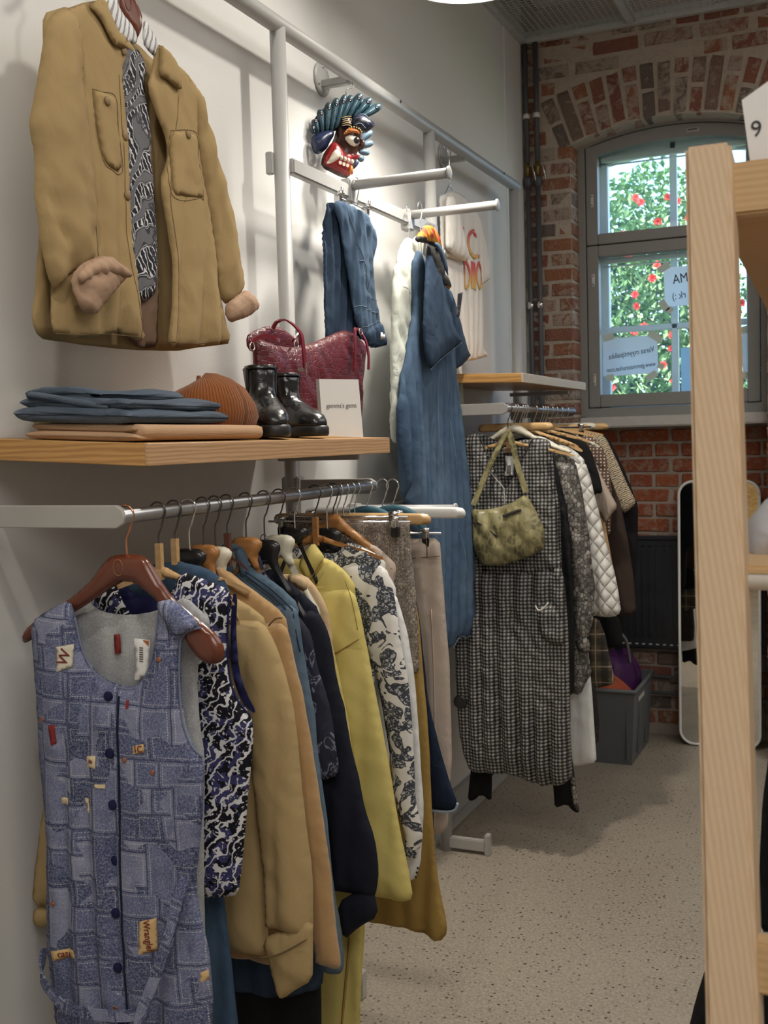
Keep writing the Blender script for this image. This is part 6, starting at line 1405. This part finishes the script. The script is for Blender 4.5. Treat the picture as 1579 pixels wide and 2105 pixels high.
tube('rolled_edge', smoothpath([(.340, 1.572, zs1(.34)+.018), (.346, 1.70, zs1(.34)+.017), (.346, 1.85, zs1(.34)+.017), (.344, 1.98, zs1(.34)+.016)], 5), .014, MT['tanfold'], ft, 12)
fj = thing('folded_jeans', 'folded blue denim jeans on top of the sand-coloured trousers on the oak shelf', 'jeans', 'folded stack on the shelf')
DF = MT['denim_fold']
slab('lower_fold', .085, .338, 1.553, 1.975, .029, DF, fj, .031, 5, wav=.007); slab('middle_fold', .092, .330, 1.562, 1.94, .023, DF, fj, .055, 6, wav=.008)
slab('upper_fold', .100, .270, 1.572, 1.83, .020, DF, fj, .073, 7, wav=.009)
tube('waistband', smoothpath([(.115, 1.565, zs1(.115)+.080), (.16, 1.562, zs1(.16)+.076), (.22, 1.562, zs1(.22)+.068), (.29, 1.568, zs1(.29)+.060)], 5), .007, DF, fj, 8)
kf = thing('folded_khaki_cloth', 'folded khaki cloth peeping out behind the folded jeans', 'cloth', 'folded stack on the shelf')
slab('cloth_fold', .035, .078, 1.66, 1.86, .075, MT['khaki'], kf, .0, 9, .5, .003); slab('top_fold', .036, .077, 1.67, 1.83, .022, MT['khaki'], kf, .073, 10, .5, .003)
# beret
bt_ = thing('rust_beret', 'rust-coloured corduroy beret with a small stalk resting beside the boots', 'hat')
bc = XP(.245).P(418, 850); bcx, bcy = bc.x, bc.y+.0; bz = zs1(bcx)
Rg = []
for r_, z_ in ((.062, .0), (.088, .003), (.110, .020), (.118, .042), (.112, .064), (.094, .088), (.066, .103), (.036, .112), (.012, .114)):
    ring = []
    for k in range(64):
        a = 2*math.pi*k/64; pl_ = 1+.020*abs(math.sin(a*4))+.05*noise.noise(Vector((math.cos(a)*1.5, math.sin(a)*1.5, z_*12)))
        sag = -.030*max(0, math.sin(a-.2))*(r_/.112)**2*(z_/.11)
        ring.append(Vector((bcx+r_*pl_*math.cos(a)*.92, bcy+r_*pl_*math.sin(a)*1.05, bz+.001+max(0, z_+sag+.02*math.cos(a)*z_/.11))))
    Rg.append(ring)
rings('crown', Rg, MT['rust'], bt_, True, None, (.9, .16))
tube('stalk', [(bcx, bcy-.01, bz+.112), (bcx, bcy-.011, bz+.122), (bcx, bcy-.012, bz+.130)], [.0055, .006, .004], MT['rust'], bt_, 10)
# boots
def boot(label, heel, ang, s=1.0):
    t = thing('ankle_boot', label, 'boot', 'pair of black ankle boots')
    d = Vector((math.cos(R(ang)), math.sin(R(ang)), 0)); n_ = Vector((-d.y, d.x, 0)); z0 = heel[2]
    def ring(c, a_f, a_b, b_, z, m=40, sq=.75):
        out = []
        for k in range(m):
            t_ = 2*math.pi*k/m; ca, sa = math.cos(t_), math.sin(t_)
            lx = (a_f if ca > 0 else a_b)*math.copysign(abs(ca)**sq, ca); ly = b_*math.copysign(abs(sa)**sq, sa)
            out.append(Vector((heel[0], heel[1], 0))+d*(c+lx)*s+n_*ly*s+Vector((0, 0, z0+z*s)))
        return out
    rings('sole', [ring(.10, .165, .10, .046, .0), ring(.10, .168, .102, .049, .006), ring(.10, .168, .102, .049, .022), ring(.10, .164, .10, .046, .028)], MT['rubber'], t)
    rings('upper', [ring(.10, .162, .098, .045, .026), ring(.10, .160, .098, .046, .040), ring(.098, .148, .096, .045, .056), ring(.090, .120, .088, .042, .070), ring(.078, .090, .074, .038, .084), ring(.060, .052, .056, .034, .104), ring(.054, .046, .048, .033, .125), ring(.052, .047, .046, .035, .150), ring(.052, .049, .047, .036, .176)], MT['leather'], t, True)
    rings('collar', [ring(.052, .051, .049, .038, .170), ring(.052, .051, .049, .038, .179), ring(.052, .046, .044, .033, .180), ring(.052, .044, .042, .031, .172)], MT['leather'], t, False)
    for sgn in (-1, 1):
        q = []
        for k, (c, z) in enumerate(((.026, .174), (.076, .174), (.070, .125), (.055, .088), (.038, .125))):
            hw = .0385+(.001 if z > .15 else (-.003 if z > .1 else .0))
            q.append(Vector((heel[0], heel[1], 0))+d*c*s+n_*(sgn*hw*s)+Vector((0, 0, z0+z*s)))
        o = obj('elastic_gusset', mesh_from(q+[p-n_*(sgn*.004) for p in q], [(0, 1, 2, 3, 4), (9, 8, 7, 6, 5)]+[(i, (i+1) % 5, 5+(i+1) % 5, 5+i) for i in range(5)], None, False), MT['rubber'], t)
    strap('pull_tab', [Vector((heel[0], heel[1], 0))+d*(.004*s)+Vector((0, 0, z0+.165*s)), Vector((heel[0], heel[1], 0))-d*(.010*s)+Vector((0, 0, z0+.186*s)), Vector((heel[0], heel[1], 0))+d*(.010*s)+Vector((0, 0, z0+.178*s))], n_, .018, .003, MT['rubber'], t)
    return t
pa = XP(.215).P(532, 900); pb_ = XP(.180).P(573, 900)
boot('black leather ankle boot nearer the beret, toe towards the room', (.215, pa.y+.0, zs1(.25)+.001), -50, .90)
boot('black leather ankle boot beside the white card, toe turned to the right', (pb_.x, pb_.y-.005, zs1(.25)+.001), -34, .85)
# red bag
RB = XP(.165); rbp = lambda p: cc(p, 490, 640, 5.445)
rg = thing('red_bag', 'dark red crocodile-pattern shoulder bag with buckled straps behind the boots', 'handbag')
panel('back_flap', RB, rbp([(160, 275), (220, 225), (330, 175), (430, 152), (520, 165), (610, 215), (700, 290), (780, 365), (720, 480), (300, 480), (170, 420)]), MT['croc'], rg, .006, .006, .02, None, .011, -.018)
panel('body', RB, rbp([(166, 300), (280, 345), (400, 385), (550, 405), (680, 390), (780, 362), (900, 312), (1030, 255), (1150, 213), (1230, 228), (1310, 290), (1392, 385), (1360, 560), (1345, 760), (1330, 1100), (1325, 1400), (900, 1415), (300, 1415), (175, 1400), (168, 1000), (165, 640)]), MT['croc'], rg, .026, .026, .05, folds(.006, .09, 3, 5), .011, .006)
panel('side_gusset', RB, rbp([(1390, 385), (1430, 400), (1420, 520), (1400, 650), (1365, 620), (1375, 480)]), MT['red_leather'], rg, .012, .012, .012, None, .012, -.02)
RL = MT['red_leather']
strap('shoulder_strap', [RB.P(*p, n_) for p, n_ in zip(rbp([(425, 190), (440, 115), (480, 115), (510, 250), (520, 400), (535, 560), (548, 640)]), (-.01, .0, .02, .046, .052, .052, .050))], Vector((0, 1, 0)), .014, .004, RL, rg)
strap('shoulder_strap', [RB.P(*p, n_) for p, n_ in zip(rbp([(1130, 660), (1140, 400), (1160, 260), (1200, 205), (1255, 230), (1285, 350), (1300, 500), (1300, 660)]), (.046, .046, .04, .03, .03, .04, .044, .044))], Vector((0, 1, 0)), .010, .004, RL, rg)
strap('loose_strap', [RB.P(*p, n_) for p, n_ in zip(rbp([(300, 345), (230, 310), (160, 285), (100, 320), (60, 365)]), (.04, .042, .03, .02, .02))], Vector((0, 0, 1)), .010, .003, RL, rg)
strap('handle_loop', [RB.P(*p, n_) for p, n_ in zip(rbp([(535, 330), (580, 275), (640, 255), (700, 285), (750, 350)]), (.02, .02, .01, .0, -.01))], Vector((.6, 0, .8)), .016, .004, RL, rg)
for p, n_ in ((rbp([(450, 385)])[0], .05), (rbp([(65, 400)])[0], .022), (rbp([(1240, 235)])[0], .036)):
    c = RB.P(*p, n_); tube('ring', [c+Vector((0, .011*math.cos(a*math.pi/8), .009*math.sin(a*math.pi/8))) for a in range(17)], .0016, MT['chrome'], rg, 6)
c = RB.P(*rbp([(552, 640)])[0], .052); box('clasp', (c.x-.003, c.y-.004, c.z-.018), (c.x+.003, c.y+.004, c.z+.012), MT['chrome'], rg, .001)
c = RB.P(*rbp([(490, 660)])[0], .052); box('buckle', (c.x-.003, c.y-.014, c.z-.006), (c.x+.003, c.y+.014, c.z+.004), MT['chrome'], rg, .001)
# white card
def prism(name, pl, px, n0, n1, mat, parent):
    P4 = [pl.uv(*p) for p in px]; m = len(P4); vs = [pl.w(u, v, n0) for u, v in P4]+[pl.w(u, v, n1) for u, v in P4]
    fs = [tuple(range(m)), tuple(reversed(range(m, 2*m)))]+[(i, m+i, m+(i+1) % m, (i+1) % m) for i in range(m)]
    bm = bmesh.new(); V = [bm.verts.new(v) for v in vs]
    for f in fs: bm.faces.new([V[i] for i in f])
    bmesh.ops.recalc_face_normals(bm, faces=bm.faces[:]); me = bpy.data.meshes.new(name); bm.to_mesh(me); bm.free()
    return obj(name, me, mat, parent)
cp0 = XP(.33).P(702, 900); CP = PL((cp0.x, cp0.y, 0), 48)
wc = thing('name_card', 'white box-shaped card reading gemma\'s gems beside the black boots', 'card')
zc = zs1(.33)
px4 = [(664, 901), (747, 901), (737, 780), (656, 779)]
b_ = prism('box', CP, px4, 0, -.022, MT['paper'], wc)
lo_ = min(v.co.z for v in b_.data.vertices)
for v in b_.data.vertices: v.co.z += (zs1(v.co.x)+.0015-lo_) if v.co.z < lo_+.03 else 0
u, v = CP.uv(702, 834); lettering('lettering', "gemma's gems", CP, u, v, .0165, MT['ink_grey'], wc, .0006, 0, False, .83, .0002)

# ------------------------------------------------------------------ pine rack close on the right
lr = thing('pine_rack', 'blurred pine ladder rack close to the viewer at the right edge', 'rack')
def at(x, y, d): return CAM+ray(x, y)*d
tl, tr = at(1408, 296, 1.153), at(1500, 292, 1.153); bl_, br_ = at(1453, 2105, 1.015), at(1556, 2105, 1.015)
top = (tl+tr)/2; bot = (bl_+br_)/2; ax = (bot-top); foot = top+ax*((top.z-.0)/(-ax.z)); wd = Vector((1, 0, 0)); dp = ax.normalized().cross(wd).normalized()
if dp.y < 0: dp = -dp
hw_ = (tr-tl).length/2; dep = .030
def leg(dx, nm='leg'):
    o_ = Vector((dx, 0, 0)); c = (top+foot)/2+o_+dp*dep; return obox(nm, c, wd*hw_, dp*dep, (foot-top)/2, MT['pine'], lr, .004)
leg(0); leg(.62)
sx_ = Vector((1, 0, 0))
def rail(y0, y1, d, nm, mat, dx0=.0, th=.012, inset=.008):
    a = at(1512, y0, d); b = at(1512, y1, d); c = (a+b)/2; h_ = (a.z-b.z)/2
    return obox(nm, Vector((c.x+.30, c.y+inset, c.z)), Vector((.305, 0, 0)), Vector((0, th, 0)), Vector((0, 0, h_)), mat, lr, .003)
rail(336, 443, 1.165, 'top_rail', MT['pine_x'], th=.014); rail(1925, 2036, 1.04, 'lower_rail', MT['pine_x'])
rail(1163, 1186, 1.11, 'shelf_edge', MT['pine_x'], th=.16, inset=.165); 
a = at(1512, 1200, 1.10); tube('metal_tube', [(top.x+.03, a.y+.02, a.z), (top.x+.62, a.y+.02, a.z)], .0085, MT['white_enamel'], lr, 12)
p0 = YP(1.255).P(1478, 452); p1 = CAM+ray(1579, 640)*((p0.z-CAM.z)/ray(1579, 640).z)
vs = [p0, p1, p1+Vector((.55, 0, 0)), p0+Vector((.55, 0, 0))]; dn = Vector((0, 0, .018))
obj('top_board', mesh_from([v for v in vs]+[v+dn for v in vs], [(0, 1, 2, 3), (7, 6, 5, 4), (0, 4, 5, 1), (1, 5, 6, 2), (2, 6, 7, 3), (3, 7, 4, 0)], None, False), MT['shelf_side'], lr)
wcl = thing('pale_cloth_bundle', 'pale grey cloth bundle on the pine rack shelf at the right edge', 'cloth')
panel('bundle', YP(1.30), [(1534, 1075), (1556, 1048), (1580, 1020), (1640, 1000), (1720, 1060), (1730, 1168), (1600, 1172), (1538, 1168)], MT['plasticbag'], wcl, .07, .06, .06, folds(.012, .05, 3, 6), .013, 0)
sg = thing('number_card', 'white card printed with a figure nine on top of the pine rack', 'sign')
SP = YP(1.285); prism('card', SP, [(1542, 331), (1665, 322), (1660, 130), (1582, 165), (1525, 206)], 0, -.012, MT['paper'], sg)
u, v = SP.uv(1556, 266); lettering('lettering', '9', SP, u, v, .024, MT['ink'], sg, .0008, 8, False, 1, .0002)
bg_ = thing('black_garment', 'black garment hanging under the pine rack shelf at the right edge', 'garment')
panel('cloth', YP(1.36), [(1580, 1560), (1568, 1640), (1562, 1760), (1560, 1912), (1600, 1918), (1760, 1915), (1760, 1210), (1600, 1215), (1590, 1400)], MT['black'], bg_, .03, .03, .05, folds(.008, .05, 6), .016, 0)
bb_ = thing('black_bag', 'black bag standing on the floor behind the pine rack leg', 'bag')
panel('body', YP(1.62), [(1412, 2130), (1430, 2055), (1452, 1985), (1490, 1965), (1700, 1965), (1720, 2300), (1700, 3450), (1380, 3450), (1390, 2500)], MT['black'], bb_, .06, .06, .08, folds(.01, .08, 6), .03, 0)
# ------------------------------------------------------------------ put every empty at the base of its thing
for e in AUTO:
    lo = Vector((1e9,)*3); hi = Vector((-1e9,)*3)
    for c in e.children:
        for k in c.bound_box:
            w = c.matrix_basis @ Vector(k)
            for i in range(3): lo[i] = min(lo[i], w[i]); hi[i] = max(hi[i], w[i])
    if lo.x > 1e8: continue
    loc = Vector(((lo.x+hi.x)/2, (lo.y+hi.y)/2, lo.z)); e.location = loc
    inv = Matrix.Translation(-loc)
    for c in e.children: c.matrix_parent_inverse = inv
